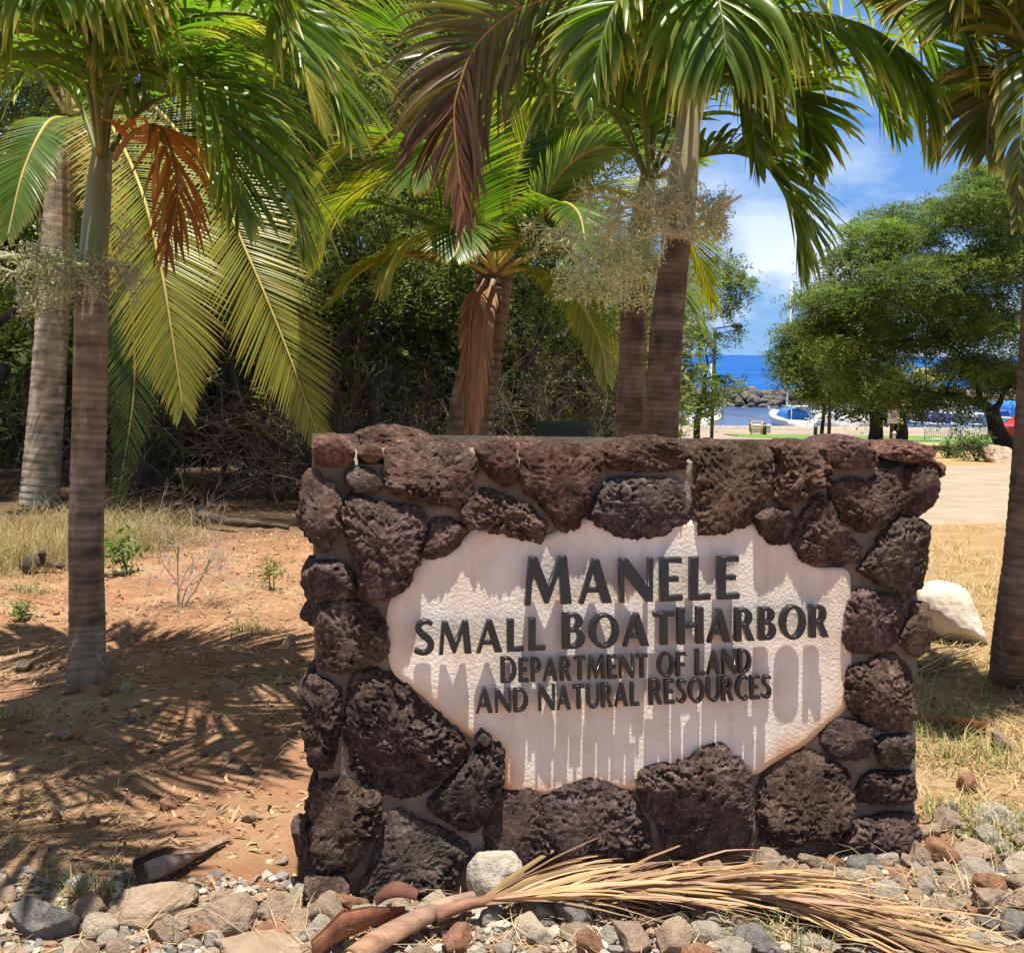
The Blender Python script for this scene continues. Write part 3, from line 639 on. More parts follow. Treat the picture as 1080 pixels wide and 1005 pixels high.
# ------------------------------------------------------------------ palms
def frond(root, ctrl, n=38, L=0.58, w=0.046, ang=(62, 28), vee=25, droop=0.10, start=0.16, bdir=None, roll=0, seed=0, col=(0.085, 0.125, 0.018), tip=(0.55, 0.44, 0.12), tipamt=0.65, rach=(0.016, 0.004), rcol=(0.16, 0.17, 0.05), fan=0.5, base=0.6, end=0.45, name='frond', mat=None, sides=(1, -1), brown=None, jit=0.12, curl=0.0, label=None, seg=6):
    r = np.random.default_rng(seed + 1000)
    pts = np.array([P(*c) if not isinstance(c, np.ndarray) else c for c in ctrl])
    K = 48; c = catmull(pts, K); T = nrm(np.gradient(c, axis=0))
    hd = c[-1] - c[0]; hd[2] = 0
    if np.linalg.norm(hd) < 0.05: hd = np.array([0.3, -1, 0])
    B0 = nrm(np.cross(nrm(hd), [0, 0, 1])) if bdir is None else nrm(np.array(bdir, float))
    B = nrm(B0 - T * (T @ B0)[:, None]); Nn = np.cross(B, T)
    if roll:
        a = R(roll); B, Nn = B * math.cos(a) + Nn * math.sin(a), Nn * math.cos(a) - B * math.sin(a)
    mb = MB(); s = np.linspace(0, 1, K)
    mb.tube(c, rach[0] + (rach[1] - rach[0]) * s ** 0.7, 7, rcol, 1)
    SS = []; 
    for sg in sides:
        u = np.linspace(start, 0.995, n) + r.uniform(-0.3, 0.3, n) / n * (1 - start)
        SS.append(np.stack([np.clip(u, start, 0.999), np.full(n, sg)], -1))
    SS = np.concatenate(SS); s_ = SS[:, 0]; sg = SS[:, 1:2]; m = len(s_)
    f = s_ * (K - 1); i0 = np.minimum(f.astype(int), K - 2); fr = (f - i0)[:, None]
    lerp = lambda A: A[i0] * (1 - fr) + A[i0 + 1] * fr
    p0, t0, b0, n0 = lerp(c), nrm(lerp(T)), nrm(lerp(B)), nrm(lerp(Nn))
    q = (s_ - start) / (1 - start)
    an = np.radians(ang[0] + (ang[1] - ang[0]) * q + r.normal(0, 60 * jit, m) * 0.5)[:, None]
    ve = np.radians(vee * (1 - 0.4 * q) + r.normal(0, 120 * jit, m) * fan)[:, None]
    d = nrm(np.cos(an) * t0 + np.sin(an) * (sg * b0 * np.cos(ve) + n0 * np.sin(ve)))
    Ln = L * (base + (1 - base) * np.sin(np.pi * np.clip(q * 0.9 + 0.12, 0, 1)) ) * np.where(q > 0.7, 1 - (1 - end) * (q - 0.7) / 0.3, 1) * r.uniform(0.88, 1.08, m)
    wv = nrm(t0 - d * np.sum(t0 * d, -1, keepdims=True)); tw = np.radians(r.normal(0, 180 * jit, m))[:, None]
    wv = wv * np.cos(tw) + np.cross(d, wv) * np.sin(tw)
    prof = np.interp(np.linspace(0, 1, seg + 1), [0, 0.12, 0.4, 0.75, 1], [0.35, 0.85, 1, 0.66, 0.03])
    p = p0.copy(); rows = []; cols = []
    cb = np.asarray(col, float) * r.uniform(0.7, 1.3, (m, 1)) * np.stack([r.uniform(0.85, 1.2, m), np.ones(m), r.uniform(0.7, 1.3, m)], -1)
    if brown is not None:
        bl = np.clip((q[:, None] - brown[0]) / (brown[1] - brown[0]) + r.normal(0, 0.12, (m, 1)), 0, 1); cb = cb * (1 - bl) + bl * np.asarray(brown[2]) * r.uniform(0.6, 1.35, (m, 1))
    tk = np.where(r.random((m, 1)) < tipamt, 1, 0.15); dr = droop * r.uniform(0.6, 1.5, (m, 1)); cu = r.normal(0, curl, (m, 1)) if curl else 0
    for k in range(seg + 1):
        hw = w * prof[k] / 2 * (0.75 + 0.25 * Ln / L)[:, None]
        up = np.cross(wv, d)
        rows.append(np.stack([p - wv * hw, p + up * hw * 0.35, p + wv * hw], 1))
        tt = k / seg; mixv = np.clip((tt - 0.62) / 0.38, 0, 1) ** 1.5 * tk
        cols.append(cb * (1 - mixv) + mixv * np.asarray(tip))
        p = p + d * (Ln / seg)[:, None]
        d = nrm(d + np.array([0, 0, -1.0]) * dr * (k + 1) / 2 + (wv * cu if curl else 0))
        wv = nrm(wv - d * np.sum(wv * d, -1, keepdims=True))
    V = np.stack(rows, 1)                    # m, seg+1, 3, 3
    Cc = np.repeat(np.stack(cols, 1)[:, :, None], 3, 2)
    ofs = (np.arange(m) * (seg + 1) * 3)[:, None, None] + (np.arange(seg) * 3)[None, :, None] + np.array([0, 1])[None, None]
    Q = np.stack([ofs, ofs + 1, ofs + 4, ofs + 3], -1).reshape(-1, 4)
    mb.add(V.reshape(-1, 3), Q, None, Cc.reshape(-1, 3))
    o = mb.build(name, [mat or M['leaf'], M['stem']], root)
    if label: o['label'] = label
    return o
def ring_trunk(root, ctrl, rad, col, rings, amp, n=260, seg=28, name='trunk', seed=0, root_flare=0.0):
    c = catmull(np.array([P(*q) if not isinstance(q, np.ndarray) else q for q in ctrl]), n)
    ln = np.r_[0, np.cumsum(np.linalg.norm(np.diff(c, axis=0), axis=1))]
    rr = np.interp(np.linspace(0, 1, n), np.linspace(0, 1, len(rad)), rad)
    ph = ln * rings + 0.35 * fbm(np.stack([ln * 3, 0 * ln, 0 * ln + seed], -1), 2, seed)
    saw = np.abs((ph % 1) - 0.15)
    rr = rr * (1 - amp * np.exp(-(saw / 0.14) ** 2))
    mb = MB(); mb.tube(c, rr, seg)
    v = mb.v[0]; pv = v * np.array([9, 9, 22]); nzz = fbm(pv, 4, seed + 3, 0.6)
    cent = np.vstack([np.repeat(c, seg, 0), c[:1], c[-1:]]); dv = v - cent
    mb.v[0] = cent + dv * (1 + 0.035 * nzz + 0.03 * fbm(v * 3.1, 2, seed + 6))[:, None]
    sh = np.repeat(1 - 0.3 * np.exp(-(saw / 0.16) ** 2), seg); sh = np.r_[sh, 1, 1]
    tone = (0.9 + 0.8 * fbm(v * np.array([5, 5, 16]), 4, seed + 8, 0.6) + 0.55 * fbm(v * np.array([30, 30, 9]), 3, seed + 18, 0.6)) * sh
    tint = np.clip(fbm(v * np.array([2, 2, 5]), 3, seed + 11) + 0.5, 0, 1)[:, None]
    mb.c[0] = np.asarray(col)[None] * tone[:, None] * (1 - 0.2 * tint * np.array([0, 0.5, 1.0]))
    return mb.build(name, M['trunk'], root)
M['trunk'] = mat_noise('palm_trunk', [(0.3, (0.75, 0.75, 0.75)), (0.7, (1.15, 1.13, 1.1))], 9, 6, 0.9, 0.7, 26, 0.012, stretch=(1, 1, 5), attr=True, spec=0.15)
M['shaft'] = mat_noise('crown_shaft', [(0.3, (0.85, 0.85, 0.85)), (0.7, (1.1, 1.1, 1.1))], 5, 4, 0.45, 0.15, 20, 0.01, stretch=(4, 4, 0.6), attr=True, spec=0.35)
def shaft(root, ctrl, rad, c0, c1):
    n = 40; c = catmull(np.array([P(*q) for q in ctrl]), n); mb = MB().tube(c, np.interp(np.linspace(0, 1, n), np.linspace(0, 1, len(rad)), rad), 20)
    s = np.r_[np.repeat(np.linspace(0, 1, n), 20), 0, 1][:, None]; mb.c[0] = np.asarray(c0) * (1 - s) + np.asarray(c1) * s
    return mb.build('crown_shaft', M['shaft'], root)
def flowers(root, base, heading, size, seed, gravity=0.22, col=(0.60, 0.54, 0.30), nb=9, dense=1.0, r0=0.011):
    r = np.random.default_rng(seed); mb = MB(); tips = []
    def br(p, d, ln, rad, lev):
        n = 6; pts = [p]; 
        for k in range(n):
            d = nrm(d + r.normal(0, 0.13, 3) + np.array([0, 0, -gravity * 0.25])); p = p + d * ln / n; pts.append(p)
        pts = np.array(pts); mb.tube(pts, np.linspace(rad, rad * 0.5, n + 1), 5 if lev < 2 else 3, np.array(col) * r.uniform(0.75, 1.1), 0, cap=False)
        if lev == 3:
            tips.append(pts[2:]); return
        for k in range(nb if lev == 0 else (7 if lev == 1 else 5)):
            f = r.uniform(0.25, 1.0); q = pts[min(n, int(f * n))]
            br(q, nrm(d * 0.6 + nrm(r.normal(size=3)) * 0.95), ln * r.uniform(0.4, 0.62), rad * 0.5, lev + 1)
    br(np.asarray(base, float), nrm(np.asarray(heading, float)), size, r0, 0)
    t_ = np.concatenate(tips); k = int(len(t_) * min(dense, 1)); t_ = t_[r.permutation(len(t_))[:k]]; t_ = np.repeat(t_, max(2, round(2 * dense)), 0); t_ = t_ + r.normal(0, 0.009, t_.shape)
    oc = np.array([(1,0,0),(-1,0,0),(0,1,0),(0,-1,0),(0,0,1),(0,0,-1)], float); of = np.array([(0,2,4),(2,1,4),(1,3,4),(3,0,4),(2,0,5),(1,2,5),(3,1,5),(0,3,5)])
    sz = r.uniform(0.0025, 0.0065, (len(t_), 1, 1)); V = (t_[:, None] + oc[None] * sz).reshape(-1, 3)
    Tt = (np.arange(len(t_))[:, None, None] * 6 + of[None]).reshape(-1, 3)
    cc = np.repeat(np.asarray(col) * r.uniform(0.7, 1.35, (len(t_), 1)) * np.array([1, 1.02, 0.9]), 6, 0)
    mb.add(V, None, Tt, cc)
    return mb.build('flower_cluster', M['flower'], root)
M['flower'] = mat_leaf('palm_flower', 0.5, 0.7, (1.15, 1.2, 1.15), 0.15)
BR = (0.15, 0.055, 0.022)
LEAF = (0.108, 0.18, 0.022)

# -- foreground palm on the left
gA = G(92, 716); kA = 5.25
pa = thing('palm_tree', 'grey ringed palm with one hanging orange-brown dead frond, left of the sign', 'palm tree', gA)
ring_trunk(pa, [gA - [0, 0, .12], gA + [0, 0, .02], P(92, 660, 5.15), P(91, 560, 5.1), P(95, 420, 5.05), P(97, 283, 5.02)], [0.118, 0.097, 0.087, 0.082, 0.079, 0.08, 0.076], (0.30, 0.235, 0.175), 26, 0.016, seed=1)
shaft(pa, [(97, 286, 5.02), (101, 240, 5.02), (105, 190, 5.03), (108, 160, 5.05)], [0.062, 0.064, 0.055, 0.045], (0.2, 0.22, 0.10), (0.24, 0.22, 0.12))
fa = dict(n=58, L=0.64, w=0.036, jit=0.16, col=LEAF)
frond(pa, [(110,165,5.05),(124,95,4.95),(165,70,4.8),(212,98,4.7),(240,150,4.65),(252,225,4.65)], seed=1, **fa)
frond(pa, [(110,165,5.05),(128,75,5.0),(190,22,4.8),(270,18,4.65),(335,62,4.6),(365,135,4.6)], seed=2, **fa)
frond(pa, [(108,165,5.0),(118,70,4.7),(150,-10,4.35),(210,-30,4.1),(280,-5,4.0),(320,65,3.95)], seed=3, **fa)
frond(pa, [(106,165,5.0),(90,85,4.7),(60,25,4.35),(20,10,4.15),(-20,40,4.0),(-45,110,4.0)], seed=4, **fa)
frond(pa, [(104,165,5.1),(80,105,5.2),(40,75,5.15),(0,85,5.2),(-35,130,5.2)], seed=5, **fa)
frond(pa, [(108,165,5.0),(98,80,4.6),(84,10,4.2),(72,-30,3.9),(62,-35,3.7),(55,-5,3.5)], seed=6, **{**fa, 'vee': 5, 'droop': 0.22})
frond(pa, [(110,165,5.05),(116,60,5.05),(122,-60,5.0),(145,-140,4.9)], seed=9, **fa)
frond(pa, [(112,168,5.1),(145,120,5.1),(200,95,5.1),(255,125,5.15),(300,190,5.2),(318,255,5.2)], seed=12, **fa)
frond(pa, [(120,168,5.0),(138,143,4.92),(165,133,4.86),(181,160,4.82),(187,205,4.8),(176,262,4.8)], n=36, L=0.38, w=0.025, ang=(58, 20), vee=-8, droop=0.16, brown=(0.3, 1.1, (0.2, 0.08, 0.03)), col=(0.58, 0.30, 0.07), tip=(0.24, 0.09, 0.03), tipamt=0.9, rcol=(0.35, 0.2, 0.06), mat=M['dry_leaf'], seed=11, jit=0.2, curl=0.05, name='dead_frond', label='orange-brown dead frond hanging beside the crownshaft', base=0.8)
for k, (px, py, hx) in enumerate(((86, 275, -1), (72, 262, -1.4), (112, 268, 1.2), (98, 290, -0.4))):
    flowers(pa, P(97, 280, 4.98), (hx, -0.7, 0.35 - 0.1 * k), 0.34 + 0.08 * (k < 2), 40 + k, 0.15, (0.62, 0.62, 0.44), 6, 0.35, 0.012)

# -- palm just outside the left edge: its lowest fronds hang into the corner
gH = np.array([-1.95, 3.42, float(gz(-1.95, 3.42))]); hH = gH + np.array([0.05, 0, 3.0])
ph = thing('palm_tree', 'near palm outside the left edge, its frond tips hanging into the top corner', 'palm tree', gH)
ring_trunk(ph, [gH - [0, 0, .1], gH + [0, 0, .8], gH + [0.02, 0, 1.6], gH + [0.04, 0, 2.3]], [0.11, 0.09, 0.085, 0.08], (0.27, 0.215, 0.18), 26, 0.012, seed=7)
MB().tube([gH + [0.04, 0, 2.28], gH + [0.05, 0, 2.7], hH], [0.075, 0.07, 0.045], 18, (0.24, 0.24, 0.12)).build('crown_shaft', M['shaft'], ph)
for q in range(6):
    a = q * 1.05 + 0.35; e = 0.35 + 0.3 * (q % 3); d = np.array([math.cos(a), math.sin(a), 0]); ln = 1.15
    frond(ph, [hH, hH + d * ln * .3 + [0, 0, .25 + .25 * e], hH + d * ln * .62 + [0, 0, .22 + .3 * e], hH + d * ln * .88 + [0, 0, .05 + .2 * e], hH + d * ln + [0, 0, -.25 + .15 * e]], seed=130 + q, n=54, L=0.55, w=0.034, jit=0.16, col=LEAF)

# -- palm whose trunk stands behind the sign, with the brown arching frond
gD = G(676, 600); bD = P(676, 700, 5.75); bD[2] = gz(bD[0], bD[1])
pd = thing('palm_tree', 'dark trunked palm right behind the sign, one long frond turned purple-brown', 'palm tree', bD)
ring_trunk(pd, [bD - [0, 0, .1], P(690, 520, 5.7), P(697, 440, 5.65), P(704, 340, 5.62), P(714, 252, 5.6)], [0.13, 0.112, 0.1, 0.09, 0.083, 0.075], (0.2, 0.145, 0.105), 34, 0.02, seed=2)
shaft(pd, [(714, 256, 5.6), (719, 200, 5.6), (725, 140, 5.6), (730, 88, 5.6)], [0.088, 0.082, 0.066, 0.045], (0.36, 0.33, 0.2), (0.33, 0.32, 0.2))
fd = dict(n=58, L=0.64, w=0.037, jit=0.16, col=LEAF)
frond(pd, [(728,98,5.6),(712,55,5.4),(672,16,5.2),(612,-8,5.05),(548,10,4.95),(503,47,4.9),(484,93,4.88),(479,133,4.88),(490,235,4.88)], n=74, L=0.56, w=0.03, ang=(58, 20), vee=12, droop=0.1, seed=21, col=(0.11, 0.12, 0.02), brown=(0.15, 0.75, (0.16, 0.078, 0.045)), tip=(0.12, 0.055, 0.045), bdir=(0.45, 0.2, -0.6), rcol=(0.3, 0.17, 0.05), name='frond', label='long arching frond turned purple-brown', jit=0.15, curl=0.04, start=0.3)
frond(pd, [(728,98,5.6),(716,40,5.3),(692,-10,5.0),(655,0,4.85),(636,40,4.78),(622,105,4.78)], seed=22, **{**fd, 'L': 0.42})
frond(pd, [(730,98,5.6),(745,48,5.5),(790,22,5.4),(850,16,5.3),(912,28,5.22),(955,58,5.2),(982,100,5.2),(990,150,5.2)], seed=23, bdir=(0.1, 0.9, 0.35), **fd)
frond(pd, [(730,98,5.6),(752,80,5.8),(800,92,6.0),(830,97,6.1),(852,128,6.1),(860,180,6.1)], seed=24, **{**fd, 'L': 0.5})
frond(pd, [(730,98,5.6),(740,30,5.3),(751,-15,5.05),(760,10,4.9),(766,60,4.85)], seed=25, **{**fd, 'vee': 0, 'droop': 0.3, 'L': 0.75})
frond(pd, [(730,98,5.6),(762,10,5.4),(830,-50,5.2),(920,-50,5.0),(995,0,4.9),(1025,75,4.9)], seed=26, **fd)
frond(pd, [(725,98,5.6),(700,10,5.6),(640,-50,5.6),(560,-60,5.6),(510,-10,5.6)], seed=27, **fd)
frond(pd, [(730,98,5.6),(737,30,6.0),(748,-20,6.5),(765,-10,7.0)], seed=28, **fd)
frond(pd, [(728,98,5.6),(722,30,5.9),(700,-30,6.3),(665,-30,6.7),(630,20,6.9)], seed=29, **fd)
frond(pd, [(730,98,5.6),(790,-10,5.35),(880,-50,5.15),(970,-35,5.0),(1035,20,4.95)], seed=15, **fd)
frond(pd, [(730,98,5.6),(780,40,5.8),(850,0,5.9),(930,2,6.0),(985,48,6.0),(1003,110,6.0)], seed=16, **fd)
frond(pd, [(728,98,5.6),(700,20,5.4),(660,-30,5.3),(600,-30,5.2),(560,20,5.15),(545,80,5.15)], seed=17, **{**fd, 'L': 0.5})
frond(pd, [(730,98,5.6),(742,70,5.7),(768,65,5.75),(790,110,5.8),(800,180,5.8)], seed=30, **{**fd, 'L': 0.42})
for k, (h, s_) in enumerate((((0.05, -0.7, 1.2), 0.42), ((-0.9, -0.4, 0.8), 0.46), ((0.9, -0.2, 0.6), 0.38), ((-0.6, -0.8, 0.2), 0.36), ((0.7, 0.5, 0.3), 0.34))):
    flowers(pd, P(715, 250, 5.52), h, s_, 50 + k, 0.12, (0.80, 0.76, 0.58), 6, 0.06 if k == 0 else 0.22, 0.015)

# -- its lower neighbour
bE = P(664, 660, 6.7); bE[2] = gz(bE[0], bE[1])
pe = thing('palm_tree', 'slimmer palm with cream flower clusters, just left of the dark trunked palm', 'palm tree', bE)
ring_trunk(pe, [bE - [0, 0, .1], P(664, 460, 6.65), P(667, 380, 6.6), P(671, 295, 6.6)], [0.11, 0.09, 0.086, 0.082], (0.22, 0.16, 0.115), 34, 0.02, seed=3)
shaft(pe, [(671, 300, 6.6), (675, 250, 6.6), (680, 210, 6.58), (684, 180, 6.55)], [0.08, 0.08, 0.06, 0.045], (0.3, 0.28, 0.15), (0.24, 0.24, 0.12))
fe = dict(n=56, L=0.64, w=0.036, jit=0.16, col=LEAF)
frond(pe, [(684,190,6.55),(680,120,6.4),(658,58,6.3),(622,32,6.2),(590,60,6.1),(575,120,6.1)], seed=31, **fe)
frond(pe, [(682,190,6.5),(642,115,6.4),(580,97,6.4),(533,98,6.4),(506,128,6.4),(492,190,6.4)], seed=32, **fe)
frond(pe, [(686,190,6.5),(740,165,6.3),(785,163,6.2),(815,183,6.15),(838,224,6.1),(844,285,6.1)], seed=33, **{**fe, 'L': 0.6})
frond(pe, [(685,190,6.55),(690,100,6.8),(700,30,7.1),(715,0,7.4)], seed=34, **fe)
frond(pe, [(685,190,6.5),(676,100,6.2),(668,30,5.9),(650,10,5.6),(640,60,5.4)], seed=35, **fe)
frond(pe, [(683,190,6.6),(655,120,6.9),(610,80,7.2),(560,95,7.5)], seed=36, **fe)
frond(pe, [(686,190,6.6),(715,120,6.9),(755,85,7.2),(800,100,7.5),(830,160,7.7)], seed=37, **fe)
frond(pe, [(686,190,6.6),(755,95,6.8),(850,60,6.9),(915,80,7.0),(945,140,7.0)], seed=38, **fe)
frond(pe, [(686,190,6.6),(700,80,6.7),(740,20,6.8),(800,20,6.9),(840,70,7.0)], seed=39, **fe)
for k, (h, s_) in enumerate((((-0.9, -0.4, 0.5), 0.6), ((-0.6, -0.8, 0.1), 0.52), ((-0.2, -0.9, 0.5), 0.5), ((-1, 0.1, 0.1), 0.5), ((0.4, -0.8, 0.3), 0.42))):
    flowers(pe, P(671, 292, 6.5), h, s_, 60 + k, 0.16, (0.84, 0.84, 0.68), 8, 0.6, 0.014)

# -- palm at the right edge
gF = G(1068, 718)
pf = thing('palm_tree', 'palm leaning out of the picture at the right edge, on straw coloured grass', 'palm tree', gF)
ring_trunk(pf, [gF - [0, 0, .1], gF + [0, 0, .03], P(1071, 670, 5.05), P(1084, 560, 5.0), P(1096, 400, 4.85), P(1103, 260, 4.62)], [0.125, 0.112, 0.1, 0.095, 0.092, 0.088], (0.2, 0.155, 0.125), 22, 0.035, seed=4)
shaft(pf, [(1103, 264, 4.62), (1106, 200, 4.57), (1108, 140, 4.55)], [0.085, 0.075, 0.05], (0.3, 0.3, 0.16), (0.27, 0.27, 0.14))
ff = dict(n=56, L=0.6, w=0.036, jit=0.16, col=(0.1, 0.125, 0.016), tipamt=0.8)
frond(pf, [(1108,150,4.55),(1085,50,4.45),(1050,0,4.35),(1020,-5,4.30),(1000,25,4.25)], seed=41, **{**ff, 'L': 0.42})
frond(pf, [(1108,150,4.55),(1100,70,4.30),(1088,60,4.15),(1078,130,4.05),(1074,235,4.05)], seed=42, **{**ff, 'L': 0.22, 'vee': 0, 'droop': 0.25})
frond(pf, [(1108,150,4.55),(1088,95,4.75),(1065,85,4.95),(1045,110,5.05),(1040,160,5.05)], seed=43, **{**ff, 'L': 0.42})
frond(pf, [(1108,150,4.55),(1072,20,4.6),(1012,-22,4.75),(950,-5,4.9)], seed=47, **ff)
frond(pf, [(1108,150,4.55),(1112,20,4.55),(1100,-80,4.45),(1060,-120,4.35),(1010,-70,4.25)], seed=44, **ff)
frond(pf, [(1108,150,4.55),(1140,60,4.55),(1190,40,4.55),(1240,100,4.55)], seed=45, **ff)

# -- coconut palms
def coco(root, ctrl, seed, **k):
    a = dict(n=120, L=0.88, w=0.026, ang=(72, 26), vee=3, droop=0.07, start=0.16, col=(0.10, 0.165, 0.024), tip=(0.4, 0.28, 0.06), tipamt=0.6, rach=(0.03, 0.008), rcol=(0.42, 0.33, 0.08), fan=0.25, jit=0.03, base=0.55, end=0.5, seg=4); a.update(k)
    return frond(root, ctrl, seed=seed, **a)
YL = (0.25, 0.25, 0.03)
gB = G(42, 534); kB = (gB - EYE) @ _f
pb = thing('coconut_palm', 'pale thick trunked coconut palm in dry grass at the far left', 'palm tree', gB)
ring_trunk(pb, [gB - [0, 0, .1], gB + [0, 0, .05], P(46, 470, kB), P(54, 360, kB), P(62, 230, kB), P(70, 130, kB)], [0.27, 0.225, 0.2, 0.185, 0.175, 0.165], (0.44, 0.38, 0.30), 12, 0.02, seed=5)
k = kB
coco(pb, [(72,120,k),(108,122,k-.9),(145,190,k-1.6),(168,275,k-1.9),(181,350,k-2),(193,432,k-2)], 71, bdir=(1, 0.1, 0.1), col=YL, L=0.8, droop=0.03)
coco(pb, [(72,120,k),(150,105,k-.6),(222,190,k-1.2),(266,280,k-1.5),(303,370,k-1.6),(338,466,k-1.6)], 72, bdir=(1, 0.3, 0.35), col=YL, L=0.8, droop=0.03)
coco(pb, [(75,125,k),(100,160,k+.3),(132,280,k+.4),(142,400,k+.4),(124,530,k+.3)], 73, bdir=(1, 0.2, 0), L=0.6)
coco(pb, [(70,120,k),(30,70,k),(-30,90,k+.2),(-70,170,k+.3)], 74)
coco(pb, [(72,120,k),(110,20,k+.3),(200,-40,k+.5),(310,-20,k+.8),(385,60,k+1)], 75)
coco(pb, [(72,120,k),(130,50,k+.6),(220,30,k+1),(300,80,k+1.3),(340,160,k+1.5)], 76)
coco(pb, [(72,120,k),(70,20,k),(60,-90,k-.3),(20,-170,k-.5)], 77)
coco(pb, [(72,120,k),(40,20,k+.6),(-10,-30,k+1.1),(-70,0,k+1.6)], 78)
coco(pb, [(72,125,k),(50,130,k-.9),(25,180,k-1.3),(8,250,k-1.5)], 79, L=0.5)
coco(pb, [(72,120,k),(100,40,k+.6),(130,-20,k+1.3),(160,-30,k+2)], 80)
coco(pb, [(72,120,k),(175,-10,k),(285,-25,k+.1),(372,30,k+.2),(420,115,k+.3)], 82, col=YL)
coco(pb, [(72,120,k),(165,60,k+.4),(255,75,k+.7),(320,140,k+.9),(345,225,k+1)], 83)
coco(pb, [(72,120,k),(150,40,k-.4),(240,20,k-.7),(310,60,k-.8),(345,140,k-.8)], 84, col=YL)
coco(pb, [(74,130,k),(95,150,k-.5),(112,210,k-.8),(118,300,k-.9)], 81, col=(0.3, 0.2, 0.05), L=0.45, mat=M['dry_leaf'], name='dead_frond')
bC = P(492, 520, 10.9); bC[2] = gz(bC[0], bC[1])
pc = thing('coconut_palm', 'coconut palm with dead brown fronds hanging over its trunk, behind the sign', 'palm tree', bC)
ring_trunk(pc, [bC - [0, 0, .1], P(497, 440, 10.85), P(510, 370, 10.8), P(520, 300, 10.75), P(525, 270, 10.7)], [0.29, 0.24, 0.2, 0.19, 0.18], (0.2, 0.15, 0.12), 11, 0.04, seed=6)
cl = 0.02
coco(pc, [(520,285,10.6),(488,256,10.3),(452,246,10.1),(422,262,10),(402,305,10)], 91, L=0.62, vee=-5, droop=0.14, col=YL)
coco(pc, [(525,280,10.6),(538,200,10.6),(548,120,10.6),(540,40,10.6)], 92, bdir=(1, 0, 0))
coco(pc, [(530,280,10.6),(556,235,10.3),(598,175,10.1),(645,155,10),(700,185,9.9)], 93, L=0.72, droop=0.1)
coco(pc, [(530,285,10.6),(580,262,10.4),(645,258,10.2),(705,290,10.1),(745,350,10)], 94, droop=0.06)
coco(pc, [(520,285,10.6),(480,215,10.8),(420,185,11),(360,215,11.1),(325,280,11.2)], 95, col=YL)
coco(pc, [(525,280,10.6),(508,180,10.9),(468,105,11.2),(410,80,11.4)], 96)
coco(pc, [(530,288,10.5),(566,284,10.1),(605,312,9.8),(632,360,9.7),(640,400,9.7)], 97, L=0.5, droop=0.1, col=YL)
coco(pc, [(520,290,10.6),(470,270,10.5),(400,275,10.5),(345,320,10.5)], 98, L=0.6, droop=0.1, col=YL)
coco(pc, [(528,280,10.6),(556,185,10.7),(592,95,10.9),(645,60,11)], 99)
coco(pc, [(528,280,10.6),(575,220,10.9),(650,200,11.2),(720,240,11.4),(752,320,11.5)], 100, col=YL)
coco(pc, [(525,282,10.6),(500,220,10.1),(480,170,9.7),(455,150,9.4),(435,190,9.2)], 101)
coco(pc, [(525,282,10.6),(515,200,11),(500,120,11.5),(470,60,12)], 102)
coco(pc, [(527,282,10.6),(545,180,11),(575,100,11.5),(610,60,12)], 103)
coco(pc, [(522,282,10.6),(470,190,10.4),(400,150,10.3),(345,180,10.2),(310,250,10.2)], 104, col=YL, L=0.7)
coco(pc, [(528,282,10.7),(585,200,11.2),(660,150,11.6),(740,170,11.9)], 105)
coco(pc, [(520,285,10.7),(470,240,11.3),(390,215,11.8),(320,240,12.2)], 106, L=0.7)
coco(pc, [(522,285,10.4),(505,250,9.8),(492,240,9.3),(480,270,9.0)], 107, L=0.5, droop=0.12)
coco(pc, [(526,282,10.5),(560,240,10.1),(590,215,9.7),(610,225,9.4),(618,260,9.2)], 108, L=0.6, droop=0.08)
coco(pc, [(522,282,10.5),(500,150,10.4),(455,60,10.3),(400,30,10.2),(355,60,10.1)], 109)
coco(pc, [(526,280,10.5),(560,130,10.3),(610,50,10.1),(660,40,10)], 110, col=YL)
coco(pc, [(524,282,10.6),(530,150,10.4),(520,50,10.2),(500,-20,10)], 115, bdir=(1, 0.3, 0))
DB = (0.40, 0.23, 0.13)
for q, (cc, s_) in enumerate((([(520,296,10.5),(512,330,10.3),(505,400,10.2),(500,466,10.2)], 111), ([(512,296,10.5),(498,325,10.35),(494,390,10.3),(492,450,10.3)], 112))):
    coco(pc, cc, s_, n=130, L=0.36, w=0.014, ang=(26, 10), vee=-20, droop=0.3, col=DB, tip=(0.42, 0.27, 0.13), rcol=(0.3, 0.18, 0.1), mat=M['dry_leaf'], name='dead_frond', jit=0.1, start=0.05, bdir=(1, 0.3, 0), label='dead brown frond hanging down the trunk')

